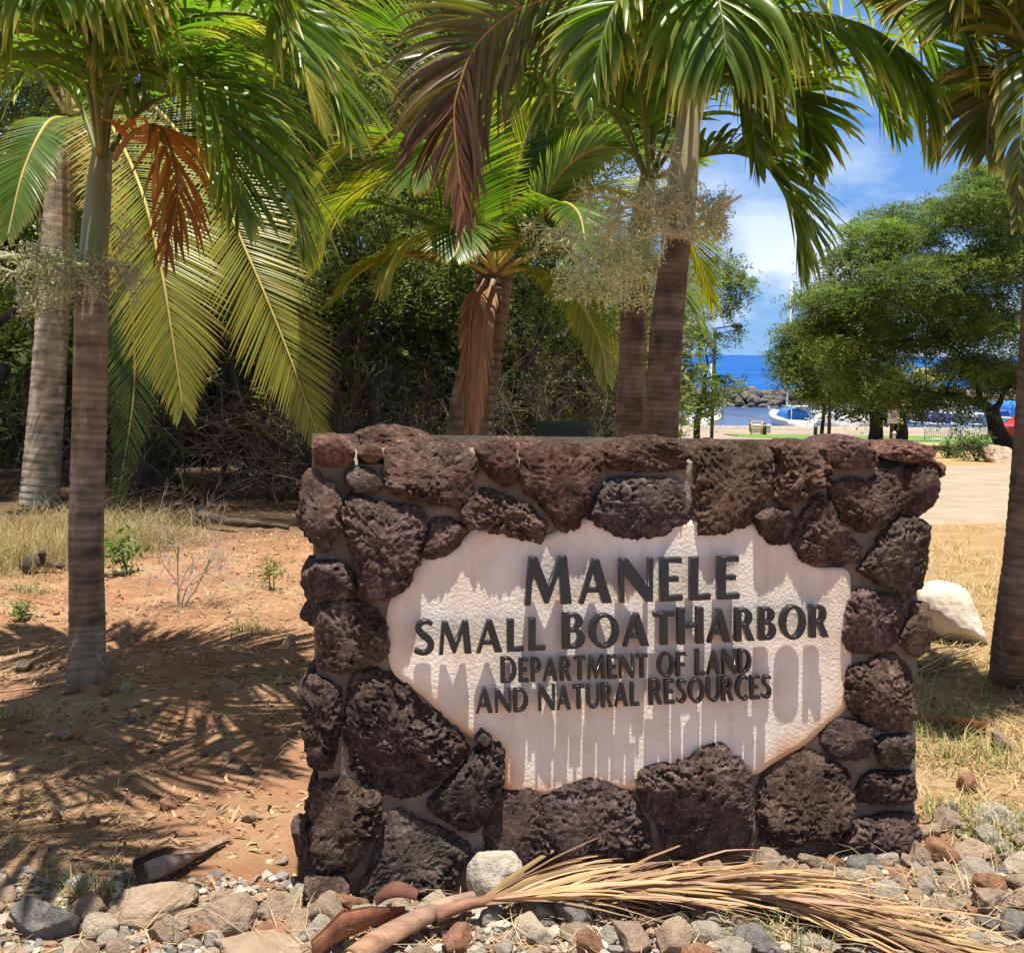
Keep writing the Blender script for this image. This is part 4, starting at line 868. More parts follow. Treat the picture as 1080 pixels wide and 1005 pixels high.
# ------------------------------------------------------------------ broadleaf trees
def sprays(mb, cen, size, r, m=11, leaf=0.07, col=(0.05, 0.085, 0.018), flat=0.55, drp=0.25, out=None, var=0.35, yellow=0.0, narrow=0.42):
    n = len(cen)
    ax = r.normal(size=(n, 3)); ax[:, 2] *= flat
    if out is not None: ax = nrm(ax) + 0.8 * out
    ax[:, 2] -= drp; ax = nrm(ax)
    up = nrm(np.array([0, 0, 1.0]) + r.normal(0, 0.45, (n, 3))); sd = nrm(np.cross(ax, up)); up = np.cross(sd, ax)
    tt = np.linspace(-0.5, 0.5, m)[None, :, None] + r.uniform(-0.05, 0.05, (n, m, 1))
    sg = np.where(np.arange(m) % 2 == 0, 1.0, -1.0)[None, :, None]
    sc = (size * r.uniform(0.6, 1.3, n))[:, None, None]
    p = cen[:, None] + ax[:, None] * tt * sc - np.array([0, 0, 1]) * (tt + 0.5) ** 2 * sc * 0.25
    d = nrm(ax[:, None] * 0.55 + sd[:, None] * sg * r.uniform(0.6, 1.2, (n, m, 1)) + up[:, None] * r.normal(0, 0.25, (n, m, 1)))
    l = leaf * r.uniform(0.6, 1.35, (n, m, 1)); nn = nrm(np.cross(d, up[:, None] + r.normal(0, 0.3, (n, m, 3))))
    V = np.stack([p, p + d * l * 0.5 + nn * l * narrow / 2, p + d * l, p + d * l * 0.5 - nn * l * narrow / 2], 2).reshape(-1, 3)
    c = np.asarray(col) * r.uniform(1 - var, 1 + var, (n, 1)) * np.stack([r.uniform(0.85, 1.25, n), np.ones(n), r.uniform(0.7, 1.2, n)], -1)
    if yellow: c = np.where(r.random((n, 1)) < yellow, np.array([0.42, 0.33, 0.12]) * r.uniform(0.5, 1.2, (n, 1)), c)
    c = np.repeat(c, m * 4, 0) * np.repeat(r.uniform(0.8, 1.2, n * m), 4)[:, None]
    mb.add(V, np.arange(n * m * 4).reshape(-1, 4), None, c)
def limb(mb, a, b, r0, r1, r, wob=0.12, seg=7, n=9, sag=0.0):
    t = np.linspace(0, 1, n)[:, None]; ln = np.linalg.norm(b - a)
    p = a * (1 - t) + b * t + np.sin(np.pi * t) * (r.normal(0, wob, 3) * ln + np.array([0, 0, sag * ln])) + np.sin(2 * np.pi * t) * r.normal(0, wob * 0.4, 3) * ln
    mb.tube(p, np.linspace(r0, r1, n), seg); return p
def tree(name, label, cat, base, fork, blobs, r0, seed, nsp=60, size=0.5, leaf=0.09, col=(0.05, 0.085, 0.018), m=11, group=None, twigs=2, trunks=None, density=1.0, **k):
    """blobs: (centre, radius, flatten) lumps of the crown, each reached by a limb from the fork"""
    r = np.random.default_rng(seed); base = np.asarray(base, float); root = thing(name, label, cat, base, group)
    tb = MB(); lv = MB()
    forks = []
    for (b0, f0, rr) in (trunks or [(base - [0, 0, 0.15], np.asarray(fork, float), r0)]):
        limb(tb, np.asarray(b0, float), np.asarray(f0, float), rr * 1.25, rr * 0.8, r, 0.06, 10, 12); forks.append((np.asarray(f0, float), rr))
    nodes = [(f0, rr * 0.62) for f0, rr in forks]
    f1 = forks[0][0]
    for (c, rad, fl) in sorted(blobs, key=lambda q: np.linalg.norm(np.asarray(q[0]) - f1)):
        c = np.asarray(c, float); tot = min(np.linalg.norm(f - c) for f, _ in forks)
        f0, r1 = min(nodes, key=lambda q: np.linalg.norm(q[0] - c) + 0.35 * np.linalg.norm(q[0] - f1))   # branch off the nearest limb
        path = limb(tb, f0, c, r1 * 0.8, max(r1 * 0.25, 0.012), r, 0.10, 6, 9, 0.05); rr = r1
        nodes += [(path[q], r1 * (0.8 - 0.55 * q / 8)) for q in (3, 5, 7)]
        cnt = int(nsp * rad * rad * density); cf = r.uniform(0.68, 1.3); u = nrm(r.normal(size=(cnt, 3))); q = u * rad * (r.uniform(0.3, 1.08, (cnt, 1)) ** 0.5); q[:, 2] *= fl
        q = q * (1 + 0.6 * fbm(u * 2.3 + seed + c, 2, seed))[:, None]
        sprays(lv, c + q, size, r, m, leaf, np.asarray(col) * cf, out=u, **k)
        for _ in range(twigs * 3):
            limb(tb, path[r.integers(4, 9)], c + q[r.integers(cnt)] * 0.9, rr * 0.1 + 0.006, 0.006, r, 0.12, 4, 5)
    tb.build('trunk', M['bark'], root); lv.build('crown', M['tree_leaf'], root, smooth=False)
    return root
def onground(px, d, py=480):
    q = P(px, py, d); q[2] = gz(q[0], q[1]); return q
def BL(px, py, d, rad, fl=0.75): return (P(px, py, d), rad, fl)

KG = (0.125, 0.185, 0.048)
# big spreading tree at the right, across the road
rb = np.random.default_rng(515); BB = []
for k in range(58):                         # flat layered plates of foliage
    px = rb.uniform(872, 1150); top = np.interp(px, [860, 885, 905, 950, 1010, 1080, 1150], [335, 265, 222, 185, 172, 160, 170]); bot = np.interp(px, [860, 900, 960, 1040, 1150], [385, 400, 405, 400, 400])
    f = rb.random() ** 0.8; BB.append(BL(px, top + 18 + (bot - top - 18) * f, rb.uniform(36.5, 43), rb.uniform(0.9, 1.7), rb.uniform(0.28, 0.5)))
for k in range(14):
    BB.append(BL(rb.uniform(885, 1060), rb.uniform(385, 428), rb.uniform(38, 43), rb.uniform(0.7, 1.1), 0.45))
tree('shade_tree', 'large spreading feathery tree on the right across the road, with dark crooked limbs', 'tree', onground(1066, 40), P(1046, 432, 40), BB,
     0.3, 501, nsp=125, size=1.0, leaf=0.15, col=KG, m=20, drp=0.1, flat=0.22, narrow=0.28, twigs=2)
tree('shade_tree', 'rounded feathery tree hanging over the white boat with the blue cover, on two thin trunks', 'tree', onground(868, 52), P(868, 420, 52),
     [BL(850,375,52,1.7,.7),BL(838,355,52,1.1,.7),BL(880,350,52,2.0,.7),BL(905,320,53,2.0,.8),BL(872,322,53,1.5,.8),BL(915,370,52,1.9,.7),BL(842,395,51.5,1.2,.6),BL(875,400,51.5,1.5,.5),BL(860,418,51.5,0.8,.5),BL(835,380,52,1.0,.6)],
     0.09, 502, nsp=120, size=1.3, leaf=0.2, col=(0.13, 0.19, 0.048), m=18, drp=0.12, flat=0.3, narrow=0.3, trunks=[(onground(867, 52) - [0, 0, .1], P(868, 415, 52), 0.09), (onground(873, 51) - [0, 0, .1], P(875, 412, 51), 0.08)])
tree('sea_almond_tree', 'round dark tree with yellowing leaves behind the signpost, on two thick trunks', 'tree', onground(942, 58), P(940, 440, 58),
     [BL(900,420,57,1.2,.8),BL(920,405,57,1.6,.8),BL(945,412,57,1.7,.8),BL(968,420,57,1.3,.8),BL(930,430,56.5,1.2,.6),BL(890,410,57.5,.8),BL(975,405,58,1.2)],
     0.35, 503, nsp=70, size=0.5, leaf=0.3, col=(0.06, 0.08, 0.02), m=7, yellow=0.3, narrow=0.5, drp=0.35, trunks=[(onground(922, 58) - [0, 0, .1], P(922, 432, 58), 0.36), (onground(947, 57.5) - [0, 0, .1], P(944, 430, 57.5), 0.36)])
tree('small_tree', 'light green open tree by the lamp post, right of the dark palm trunk', 'tree', onground(735, 44), P(742, 400, 44),
     [BL(765,285,44,1.1,.7),BL(785,300,44,.7,.6),BL(745,300,44,1.2,.8),BL(770,320,44,.8,.6),BL(750,360,44,.8,.6),BL(778,350,44,.45,.6),BL(735,400,43.5,.9,.7),BL(765,405,44,.7,.6),BL(745,425,43.5,.8,.6),BL(728,340,44,1.0),BL(730,430,43.5,.8)],
     0.12, 504, nsp=100, size=0.7, leaf=0.16, col=(0.13, 0.2, 0.045), m=16, drp=0.4, narrow=0.3)
# the wood on the left
WG = (0.105, 0.142, 0.034)
wood = [
 (-40, 15.5, 'dark leafy tree at the left edge behind the thick pale coconut trunk'),
 (60, 18.0, 'dense tree filling the gap between the coconut trunk and the grey ringed palm trunk'),
 (165, 15.0, 'dense tree with dark forked trunks behind the yellow-green hanging frond'),
 (270, 17.0, 'leafy tree right behind the second yellow-green hanging frond'),
 (365, 14.5, 'feathery tree above the upper left corner of the sign'),
 (440, 18.0, 'tall feathery tree behind the purple-brown frond'),
 (560, 16.5, 'dark tree behind the right fronds of the coconut palm with the dead skirt'),
 (650, 19.0, 'dark tree behind the slimmer palm beside the dark palm trunk'),
]
for k, (px, d, lab) in enumerate(wood):
    r = np.random.default_rng(600 + k); bl = []
    for q in range(17):
        x = px + r.uniform(-95, 95); y = r.uniform(-160, 250) if q < 15 else r.uniform(250, 330)
        if x > 690: x = 690
        dd = d + r.uniform(-1.3, 1.8); bl.append((P(x, y, dd), r.uniform(0.75, 1.35), 0.75))
    b0 = onground(px, d)
    tree('wood_tree', lab, 'tree', b0, P(px + r.uniform(-20, 20), 385, d), bl, 0.16, 620 + k, nsp=190, size=0.5, leaf=0.075, narrow=0.3, flat=0.4, col=np.array(WG) * r.uniform(0.85, 1.35), m=15, group='trees of the wood behind the palms', twigs=3, drp=0.2,
         trunks=[(b0 - [0, 0, .1], P(px + r.uniform(-30, 0), 380, d), 0.15), (b0 + np.array([0.15, 0.2, -0.1]), P(px + r.uniform(10, 50), 385, d + .4), 0.12), (b0 + np.array([-0.2, 0.1, -0.1]), P(px - r.uniform(30, 70), 395, d - .2), 0.09)])
# far mass of the wood, reads as one
r = np.random.default_rng(700); lv = MB()
for k in range(190):
    x = r.uniform(-260, 690); y = r.uniform(-190, 440) if k < 75 else r.uniform(330, 460); d = r.uniform(22, 34); c = P(x, y, d)
    if x > 640: d = 30; c = P(x, y, d)
    rad = r.uniform(1.5, 2.4); cnt = int(70 * rad * rad); u = nrm(r.normal(size=(cnt, 3))); sprays(lv, c + u * rad * (r.uniform(0.3, 1, (cnt, 1)) ** 0.5), 0.9, r, 10, 0.24, np.array(WG) * r.uniform(0.8, 1.2), out=u)
tag(lv.build('distant_wood', M['tree_leaf'], smooth=False), kind='stuff')
# dry undergrowth: tangles of bare twigs
def bush(name, label, cat, base, h, seed, n0=9, lev=4, spread=0.8, mat='twig', rad=0.012, group=None, leaves=0, lcol=(0.07, 0.12, 0.03), leaf=0.03, ln=0.5, kids=3, up=0.5, lrange=1):
    r = np.random.default_rng(seed); root = thing(name, label, cat, base, group); tb = MB(); tips = []
    def br(p, d, l, rr, k):
        n = 5; pts = [p]
        for _ in range(n):
            d = nrm(d + r.normal(0, 0.16, 3)); p = p + d * l / n; pts.append(p)
        tb.tube(np.array(pts), np.linspace(rr, rr * 0.55, n + 1), 4 if k else 5, cap=False)
        if k <= lrange: tips.extend(pts[1:])
        if k == 0: return
        for _ in range(kids): br(pts[r.integers(2, n + 1)], nrm(d * 0.7 + r.normal(size=3) * 0.65 + [0, 0, 0.1 * up]), l * r.uniform(0.55, 0.85), rr * 0.55, k - 1)
    for _ in range(n0):
        a = r.uniform(0, 6.28); br(np.asarray(base) + np.array([math.cos(a), math.sin(a), 0]) * r.uniform(0, 0.06 * h), nrm(np.array([math.cos(a) * spread, math.sin(a) * spread, up + r.uniform(0, 0.6)])), h * ln * r.uniform(0.7, 1.2), rad, lev - 1)
    tb.build('stems', M[mat], root, smooth=False)
    if leaves:
        t_ = np.array(tips); t_ = t_[r.permutation(len(t_))[:leaves]]; lv = MB(); sprays(lv, t_, leaf * 3, r, 5, leaf, lcol); lv.build('leaves', M['tree_leaf'], root, smooth=False)
    return root
ub = [(330, 14.2, 440), (400, 14.0, 440), (545, 13.8, 440), (-10, 13.2, 430), (150, 13.6, 440), (215, 12.6, 440), (290, 13.0, 440), (360, 12.8, 440), (440, 13.2, 440), (570, 12.6, 440), (625, 13.4, 440)]
ul = ['bare brown bush in the shade between hanging frond and sign corner', 'bare brown bush in deep shade over the top left of the sign', 'bare brown bush just right of the skirted coconut trunk', 'grey twiggy bush at the left edge behind the coconut trunk', 'grey twiggy bush behind the trunk of the ringed palm', 'grey bare tangled bush under the first yellow-green frond', 'grey bare tangled bush under the second yellow-green frond', 'grey bare tangled bush above the left corner of the sign', 'grey bare tangled bush left of the skirted coconut trunk', 'twiggy bush with sparse leaves behind the green bin', 'twiggy bush with sparse leaves by the slimmer palm trunk']
for k, ((px, d, py), lab) in enumerate(zip(ub, ul)):
    b0 = onground(px, d); bush('dry_bush', lab, 'bush', b0, 2.3, 800 + k, 10, 4, 0.9, 'twig', 0.014, 'dry bushes under the wood', leaves=160 if k > 7 else 40, lcol=(0.06, 0.09, 0.025), leaf=0.05)
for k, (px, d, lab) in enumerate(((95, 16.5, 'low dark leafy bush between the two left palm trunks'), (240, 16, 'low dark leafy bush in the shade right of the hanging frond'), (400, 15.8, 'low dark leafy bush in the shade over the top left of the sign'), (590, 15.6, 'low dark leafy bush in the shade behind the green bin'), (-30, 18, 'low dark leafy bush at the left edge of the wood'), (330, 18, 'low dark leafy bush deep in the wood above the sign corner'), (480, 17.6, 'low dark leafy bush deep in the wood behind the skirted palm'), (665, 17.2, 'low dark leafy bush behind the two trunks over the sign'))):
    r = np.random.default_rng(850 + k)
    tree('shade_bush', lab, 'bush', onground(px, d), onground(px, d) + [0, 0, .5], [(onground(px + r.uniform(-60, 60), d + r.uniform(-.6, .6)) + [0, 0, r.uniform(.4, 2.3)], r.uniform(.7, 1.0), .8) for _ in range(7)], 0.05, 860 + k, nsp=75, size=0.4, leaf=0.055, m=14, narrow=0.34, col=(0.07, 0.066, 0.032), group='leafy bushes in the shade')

# ------------------------------------------------------------------ loose stones
RM = {}
for nme, st in {'grey': [(0.3, (0.25, 0.225, 0.195)), (0.7, (0.46, 0.42, 0.365))], 'dark': [(0.3, (0.10, 0.098, 0.098)), (0.7, (0.27, 0.255, 0.245))], 'tan': [(0.3, (0.30, 0.225, 0.165)), (0.7, (0.45, 0.35, 0.27))], 'rusty': [(0.3, (0.20, 0.10, 0.065)), (0.7, (0.40, 0.23, 0.15))], 'brown': [(0.3, (0.22, 0.165, 0.13)), (0.7, (0.40, 0.31, 0.245))], 'pale': [(0.3, (0.36, 0.31, 0.24)), (0.7, (0.52, 0.46, 0.37))]}.items():
    RM[nme] = mat_noise(nme + '_stone', [(p_, tuple(min(.75, c_ * 1.25 * w_) for c_, w_ in zip(q_, (1.03, 0.97, 0.88)))) for p_, q_ in st], 2.2, 9, 0.92, 0.8, 7, 0.05, spec=0.12)
PROTO = []
for k in range(16):
    v, f = rock_verts(900 + k, 4, 12 + k % 5, 0.085, 0.42 + 0.03 * (k % 4)); v = v + nrm(v) * (0.035 * fbm(v * 9, 3, 40 + k, .65))[:, None]; PROTO.append(MB().add(v, None, f).mesh('rock', RM['grey'], smooth=True))
BIGP = []
for k in range(6):
    v, f = rock_verts(940 + k, 5, 14, 0.10, 0.42); v = v + nrm(v) * (0.045 * fbm(v * 12, 4, k, .6))[:, None]; BIGP.append(MB().add(v, None, f).mesh('rock', RM['grey'], smooth=True))
def rock(x, y, sx, sy, sz, colr, label, group, r, sink=0.35, cat='rock', big=False, tilt=0.35, rz=None, name='rock', lift=0):
    me = (BIGP if big else PROTO)[int(r.integers(6 if big else 16))]
    if len(me.materials) == 0: me.materials.append(RM['grey'])
    o = bpy.data.objects.new(name, me); C.objects.link(o)
    o.location = (x, y, float(gz(x, y)) + sz * (1 - 2 * sink) * 0.8 + lift)
    o.scale = (sx, sy, sz); o.rotation_euler = (r.normal(0, tilt), r.normal(0, tilt), r.uniform(0, 6.28) if rz is None else rz)
    o.material_slots[0].link = 'OBJECT'; o.material_slots[0].material = RM[colr]
    return tag(o, label, cat, group)
rk = np.random.default_rng(77)
PL_ = []
GR = 'rocks of the rubble bed before the sign'
def at(px, py, w, h, colr, label, dp=1.0, sink=0.3, **k):
    """a rock seen at px,py (its middle at ground) w x h photo pixels large"""
    q = G(px, py + h * 0.35); d = (q - EYE) @ _f; s = d / 1120
    o = rock(q[0], q[1], w * s * 0.56, w * s * 0.5 * dp, h * s * 0.62, colr, label, GR, rk, sink, **k); PL_.append((q[0], q[1], w * s * 0.5)); return o
B = dict(big=True, tilt=0.15)
at(48, 965, 72, 62, 'dark', 'large jagged blue-grey rock at the bottom left corner', **B)
at(155, 946, 96, 40, 'tan', 'flat tan slab left of the sign base, below the split grey sheath', tilt=0.06, big=True, rz=0.2)
at(160, 960, 36, 22, 'dark', 'small dark pitted rock resting against the flat tan slab')
at(235, 962, 78, 46, 'brown', 'large pitted grey-brown rock left of the sign corner', **B)
at(170, 978, 44, 28, 'brown', 'rounded brown rock below the flat tan slab')
at(292, 950, 60, 38, 'brown', 'wedge shaped grey-brown rock touching the left corner of the sign', **B)
at(280, 978, 66, 24, 'rusty', 'long flat reddish rock below the wedge shaped rock', big=True, tilt=.08)
at(108, 975, 40, 40, 'pale', 'pale cream rock right of the large blue-grey rock')
at(280, 998, 120, 34, 'tan', 'broad tan rock cut off by the bottom edge left of the reddish sheath', big=True, tilt=.08)
at(390, 962, 44, 34, 'grey', 'flat grey rock at the foot of the sign above the reddish sheath', tilt=.15)
bq = G(522, 946); v, f = rock_verts(33, 5, 5, 0.05, 0.8); v = v + nrm(v) * (0.03 * fbm(v * 9, 3, 5, .6) - 0.10 * np.clip(fbm(v * 8, 2, 6) - 0.18, 0, 1))[:, None]; v = v * np.array([0.088, 0.08, 0.095])
tag(MB().add(v + bq + np.array([0, 0, 0.065]), None, f).build('boulder', RM['grey'], loc=bq), 'round light grey pitted boulder leaning on the lower front of the sign', 'boulder'); PL_.append((bq[0], bq[1], 0.07))
at(458, 948, 30, 28, 'pale', 'small angular cream rock left of the round light grey boulder')
at(430, 963, 34, 22, 'grey', 'small grey rock behind the throat of the reddish sheath')
at(735, 900, 24, 24, 'grey', 'small upright grey rock behind the dry frond, below the plaster panel')
at(755, 968, 46, 26, 'grey', 'smooth flat grey rock just under the dry frond, right of centre')
at(668, 985, 56, 44, 'brown', 'large brown-grey rock below the middle of the dry frond', **B)
at(712, 990, 44, 38, 'tan', 'tan angular rock below the middle of the dry frond')
at(625, 992, 34, 40, 'rusty', 'rust stained rock with a grey cap near the bottom centre')
at(560, 976, 42, 22, 'pale', 'cream flat rock under the stalk of the dry frond')
at(565, 988, 30, 18, 'grey', 'smooth oval grey pebble under the stalk of the dry frond')
at(800, 985, 60, 30, 'dark', 'dark rock in the shadow of the dry frond', **B)
at(860, 992, 50, 24, 'grey', 'flat grey rock by grass blades near the bottom right of centre', big=True, tilt=.1)
at(915, 908, 40, 30, 'dark', 'pointed blue-grey rock at the right foot of the sign')
at(899, 922, 36, 24, 'grey', 'grey rock left below the pointed blue-grey rock')
at(968, 898, 24, 34, 'brown', 'upright brown pitted rock against the right corner of the sign')
at(990, 898, 42, 34, 'rusty', 'dark red rock right of the sign corner')
at(1022, 892, 56, 32, 'tan', 'tan-grey flat topped rock right of the dark red rock', big=True, tilt=.1)
at(1024, 918, 46, 28, 'grey', 'pale grey smooth rock at the right in the rubble bed', big=True, tilt=.1)
at(1042, 945, 60, 40, 'brown', 'large grey rock with a brown face near the right edge', **B)
at(1066, 975, 40, 34, 'dark', 'dark pitted rock at the right edge by the dry frond tips')
at(1047, 850, 62, 40, 'grey', 'broad grey rock lying in green grass at the right edge', big=True, tilt=.06, sink=.45)
at(1023, 825, 32, 22, 'rusty', 'orange-red rounded stone on the dry grass right of the sign')
at(1056, 782, 30, 18, 'brown', 'brown stone in green grass below the orange-brown sheath')
at(1000, 850, 26, 18, 'dark', 'small dark rock left of the broad grey rock in the grass')
at(1074, 948, 22, 22, 'tan', 'bright tan rock cut by the right edge')
at(1050, 992, 60, 16, 'pale', 'white flat rock at the bottom right corner', big=True, tilt=.05)
at(262, 860, 16, 14, 'tan', 'small tan stone on the red soil left of the sign, above the split sheath')
at(176, 848, 20, 16, 'rusty', 'orange stone in the palm shadow left of the sign')
at(104, 842, 14, 12, 'rusty', 'small red stone in the middle of the palm shadow')
at(98, 866, 16, 14, 'rusty', 'red-brown stone low in the palm shadow')
at(296, 907, 16, 12, 'grey', 'small grey stone on red soil beside the left end of the sign')
at(58, 862, 14, 12, 'rusty', 'small red-brown stone at the left side of the palm shadow')
at(110, 728, 20, 12, 'rusty', 'flat orange stone at the foot of the ringed palm')
at(132, 722, 14, 18, 'pale', 'white chip of stone at the foot of the ringed palm')
at(24, 702, 26, 12, 'brown', 'brown stone on red soil left of the ringed palm')
at(76, 727, 16, 9, 'rusty', 'dark red stone left of the foot of the ringed palm')
at(70, 775, 16, 12, 'tan', 'orange clod on red soil below the ringed palm')
at(136, 757, 14, 8, 'dark', 'dark flat stone on red soil below right of the ringed palm')
at(260, 810, 16, 14, 'dark', 'round dark stone near the left end of the sign, in dry grass')
at(240, 798, 18, 12, 'tan', 'pale orange stone near the left end of the sign, in dry grass')
at(304, 675, 20, 12, 'brown', 'brown stone beside the left end of the sign, at half its height')
# the rest of the rubble: in every zone no two share size, shape and colour
zones = [('left of the jagged blue-grey rock', -40, 20, 930, 1020), ('between the jagged blue-grey rock and the flat tan slab', 75, 140, 955, 1020), ('under the pitted grey-brown rock left of the sign', 180, 290, 965, 1020), ('by the left corner of the sign', 285, 350, 950, 1010),
         ('between the sign and the reddish sheath', 352, 470, 940, 975), ('below the thick part of the frond stalk', 440, 590, 965, 1025), ('below the middle of the dry frond', 560, 705, 962, 1025), ('below the spread leaflets of the dry frond', 690, 830, 968, 1030), ('between sign and dry frond', 560, 760, 905, 928), ('by the right foot of the sign', 800, 900, 890, 935),
         ('right of the sign corner in the rubble', 890, 990, 905, 960), ('near the right edge in the rubble', 985, 1085, 905, 965), ('at the bottom right corner', 980, 1090, 955, 1020), ('by the grey rock in the green grass', 975, 1085, 862, 905), ('under the right tips of the dry frond', 850, 1000, 950, 1030)]
combos = [(s, c, sh) for s in ('large', 'middling', 'small', 'tiny') for c in ('grey', 'dark', 'tan', 'brown', 'rusty', 'pale') for sh in ('angular', 'flat', 'rounded')]
CW = {'grey': 'grey', 'dark': 'dark', 'tan': 'tan', 'brown': 'brown', 'rusty': 'rust-red', 'pale': 'pale'}
SZ = {'large': 0.066, 'middling': 0.044, 'small': 0.03, 'tiny': 0.02}
nrock = 0
for zi, (zn, x0, x1, y0, y1) in enumerate(zones):
    wts = np.array([{'large': 1.2, 'middling': 3, 'small': 4, 'tiny': 3}[c[0]] * {'grey': 4, 'brown': 3, 'dark': 0.8, 'tan': 2.6, 'rusty': 0.9, 'pale': 1}[c[1]] for c in combos]); order = rk.choice(len(combos), size=len(combos), replace=False, p=wts / wts.sum())
    placed = 0; want = int(np.clip((x1 - x0) * (min(y1, 1015) - y0) / 190, 8, 26))
    order = sorted(order[:want], key=lambda c: -SZ[combos[c][0]])
    for c in order:
        s, colr, sh = combos[c]; rd = SZ[s] * rk.uniform(0.85, 1.15)
        for _ in range(40):
            q = G(rk.uniform(x0, x1), rk.uniform(y0, y1))
            if (q - WO) @ nw < rd * 0.75 and x0w - .05 < (q - WO) @ uw < x1w + .05: continue
            if all(math.hypot(q[0] - a, q[1] - b) > (rd + c2) * 0.56 for a, b, c2 in PL_): break
        else: continue
        PL_.append((q[0], q[1], rd)); k = {'angular': (1, 0.8, 0.72), 'flat': (1.1, 0.9, 0.4), 'rounded': (0.95, 0.9, 0.8)}[sh]
        rock(q[0], q[1], rd * k[0], rd * k[1], rd * k[2], colr, f'{s} {sh} {CW[colr]} rock {zn}', GR, rk, 0.25, tilt=0.3 if sh != 'flat' else 0.15); nrock += 1
# gravel and clods
def pebbles(name, n, fn, smin, smax, cols, seed):
    r = np.random.default_rng(seed); v0, f0 = ICO[1]; q = fn(n, r); n = len(q)
    s = smin + (smax - smin) * r.random((n, 1, 1)) ** 3; V = v0[None] * (1 + 0.35 * r.normal(size=(n, len(v0), 1)).clip(-1, 1)) * s * r.uniform(0.5, 1.2, (n, 1, 3)) * np.array([1, 1, 0.7])
    V = V + np.stack([q[:, 0], q[:, 1], gz(q[:, 0], q[:, 1]) + s[:, 0, 0] * 0.25], -1)[:, None]
    T = (np.arange(n)[:, None, None] * len(v0) + f0[None]).reshape(-1, 3)
    cc = np.asarray(cols)[r.integers(len(cols), size=n)] * r.uniform(0.7, 1.25, (n, 1))
    return tag(MB().add(V.reshape(-1, 3), None, T, np.repeat(cc, len(v0), 0)).build(name, M['pebble'], smooth=False), kind='stuff')
M['pebble'] = mat_noise('pebble', [(0.3, (0.75, 0.75, 0.75)), (0.7, (1.15, 1.15, 1.15))], 30, 5, 0.95, 0.5, 90, 0.004, attr=True, spec=0.1)
def bed(n, r):
    x = r.uniform(-40, 1120, n); y = r.uniform(925, 1060, n); y = np.where(x > 850, r.uniform(885, 1050, n), y)
    q = np.array([G2(a, b) for a, b in zip(x, y)]); ok = ((q - WO) @ nw > 0.02) | ((q - WO) @ uw > x1w) | ((q - WO) @ uw < x0w); return q[ok]
def G2(px, py):
    d = ray(px, py); s = -1.6 / d[2]; return EYE + d * s
pebbles('rubble_gravel', 9000, bed, 0.004, 0.026, [(0.32, 0.28, 0.23), (0.2, 0.18, 0.16), (0.38, 0.3, 0.23), (0.3, 0.2, 0.14), (0.42, 0.36, 0.29)], 31)
def soilf(n, r):
    q = np.stack([r.uniform(-5, 0.2, n), 3.0 + 7 * r.random(n) ** 1.4], -1); q2 = np.stack([r.uniform(1.3, 4, n // 4), r.uniform(3, 7, n // 4)], -1); return np.vstack([q, q2])
pebbles('soil_clods', 5200, soilf, 0.003, 0.02, [(0.34, 0.19, 0.11), (0.26, 0.12, 0.07), (0.42, 0.28, 0.18), (0.2, 0.12, 0.09)], 32)

# ------------------------------------------------------------------ dry grass and litter
def blades(name, q, r, lmin, lmax, w, lean, col, var=0.25, bend=0.5, mat='straw', alt=None, curve=0.0):
    n = len(q); a = r.uniform(0, 6.28, n); l = r.uniform(lmin, lmax, n)[:, None]; el = np.radians(r.normal(lean[0], lean[1], n).clip(1, 88))[:, None]
    h = np.stack([np.cos(a), np.sin(a), 0 * a], -1); d = h * np.cos(el) + np.array([0, 0, 1.0]) * np.sin(el); sd = np.stack([-np.sin(a), np.cos(a), 0 * a], -1)
    p = np.stack([q[:, 0], q[:, 1], gz(q[:, 0], q[:, 1]) + (q[:, 2] if q.shape[1] > 2 else 0)], -1); rows = []
    cv = r.normal(0, 1, (n, 1)) * curve
    for k, ww in enumerate((1, 0.85, 0.1)):
        rows.append(np.stack([p - sd * w * ww / 2, p + sd * w * ww / 2], 1)); p = p + d * l / 2; d = nrm(d - np.array([0, 0, 1.0]) * bend * np.sin(el) + sd * cv)
    V = np.stack(rows, 1).reshape(-1, 3); i = np.arange(n)[:, None] * 6
    Q = np.concatenate([i + np.array([0, 1, 3, 2]), i + np.array([2, 3, 5, 4])]).reshape(-1, 4)
    c = np.tile(np.asarray(col, float), (n, 1)) * r.uniform(1 - var, 1 + var, (n, 1))
    if alt is not None: c = np.where(r.random((n, 1)) < alt[1], np.asarray(alt[0]) * r.uniform(0.7, 1.3, (n, 1)), c)
    return tag(MB().add(V, Q, None, np.repeat(c, 6, 0)).build(name, M[mat], smooth=False), kind='stuff')
r = np.random.default_rng(41)
q = np.stack([r.uniform(-4.5, 0.3, 60000), 2.4 + 6.5 * r.random(60000) ** 1.3], -1); dn = fbm(np.c_[q * 1.1, np.zeros(len(q))], 4, 61); q = q[dn + 0.35 * r.random(len(q)) > 0.08]
blades('straw_litter', q, r, 0.03, 0.15, 0.0028, (4, 6), (0.46, 0.34, 0.19), bend=0.1, alt=((0.2, 0.13, 0.08), 0.25), curve=0.25)
q = np.stack([r.uniform(1.2, 4.2, 16000), r.uniform(2.7, 7.5, 16000)], -1); dn = fbm(np.c_[q * 1.4, np.zeros(len(q))], 4, 62); q = q[dn + 0.4 * r.random(len(q)) > 0.05]
blades('straw_grass', q, r, 0.04, 0.16, 0.0035, (20, 18), (0.50, 0.38, 0.19), bend=0.4, alt=((0.22, 0.26, 0.07), 0.12), curve=0.2)
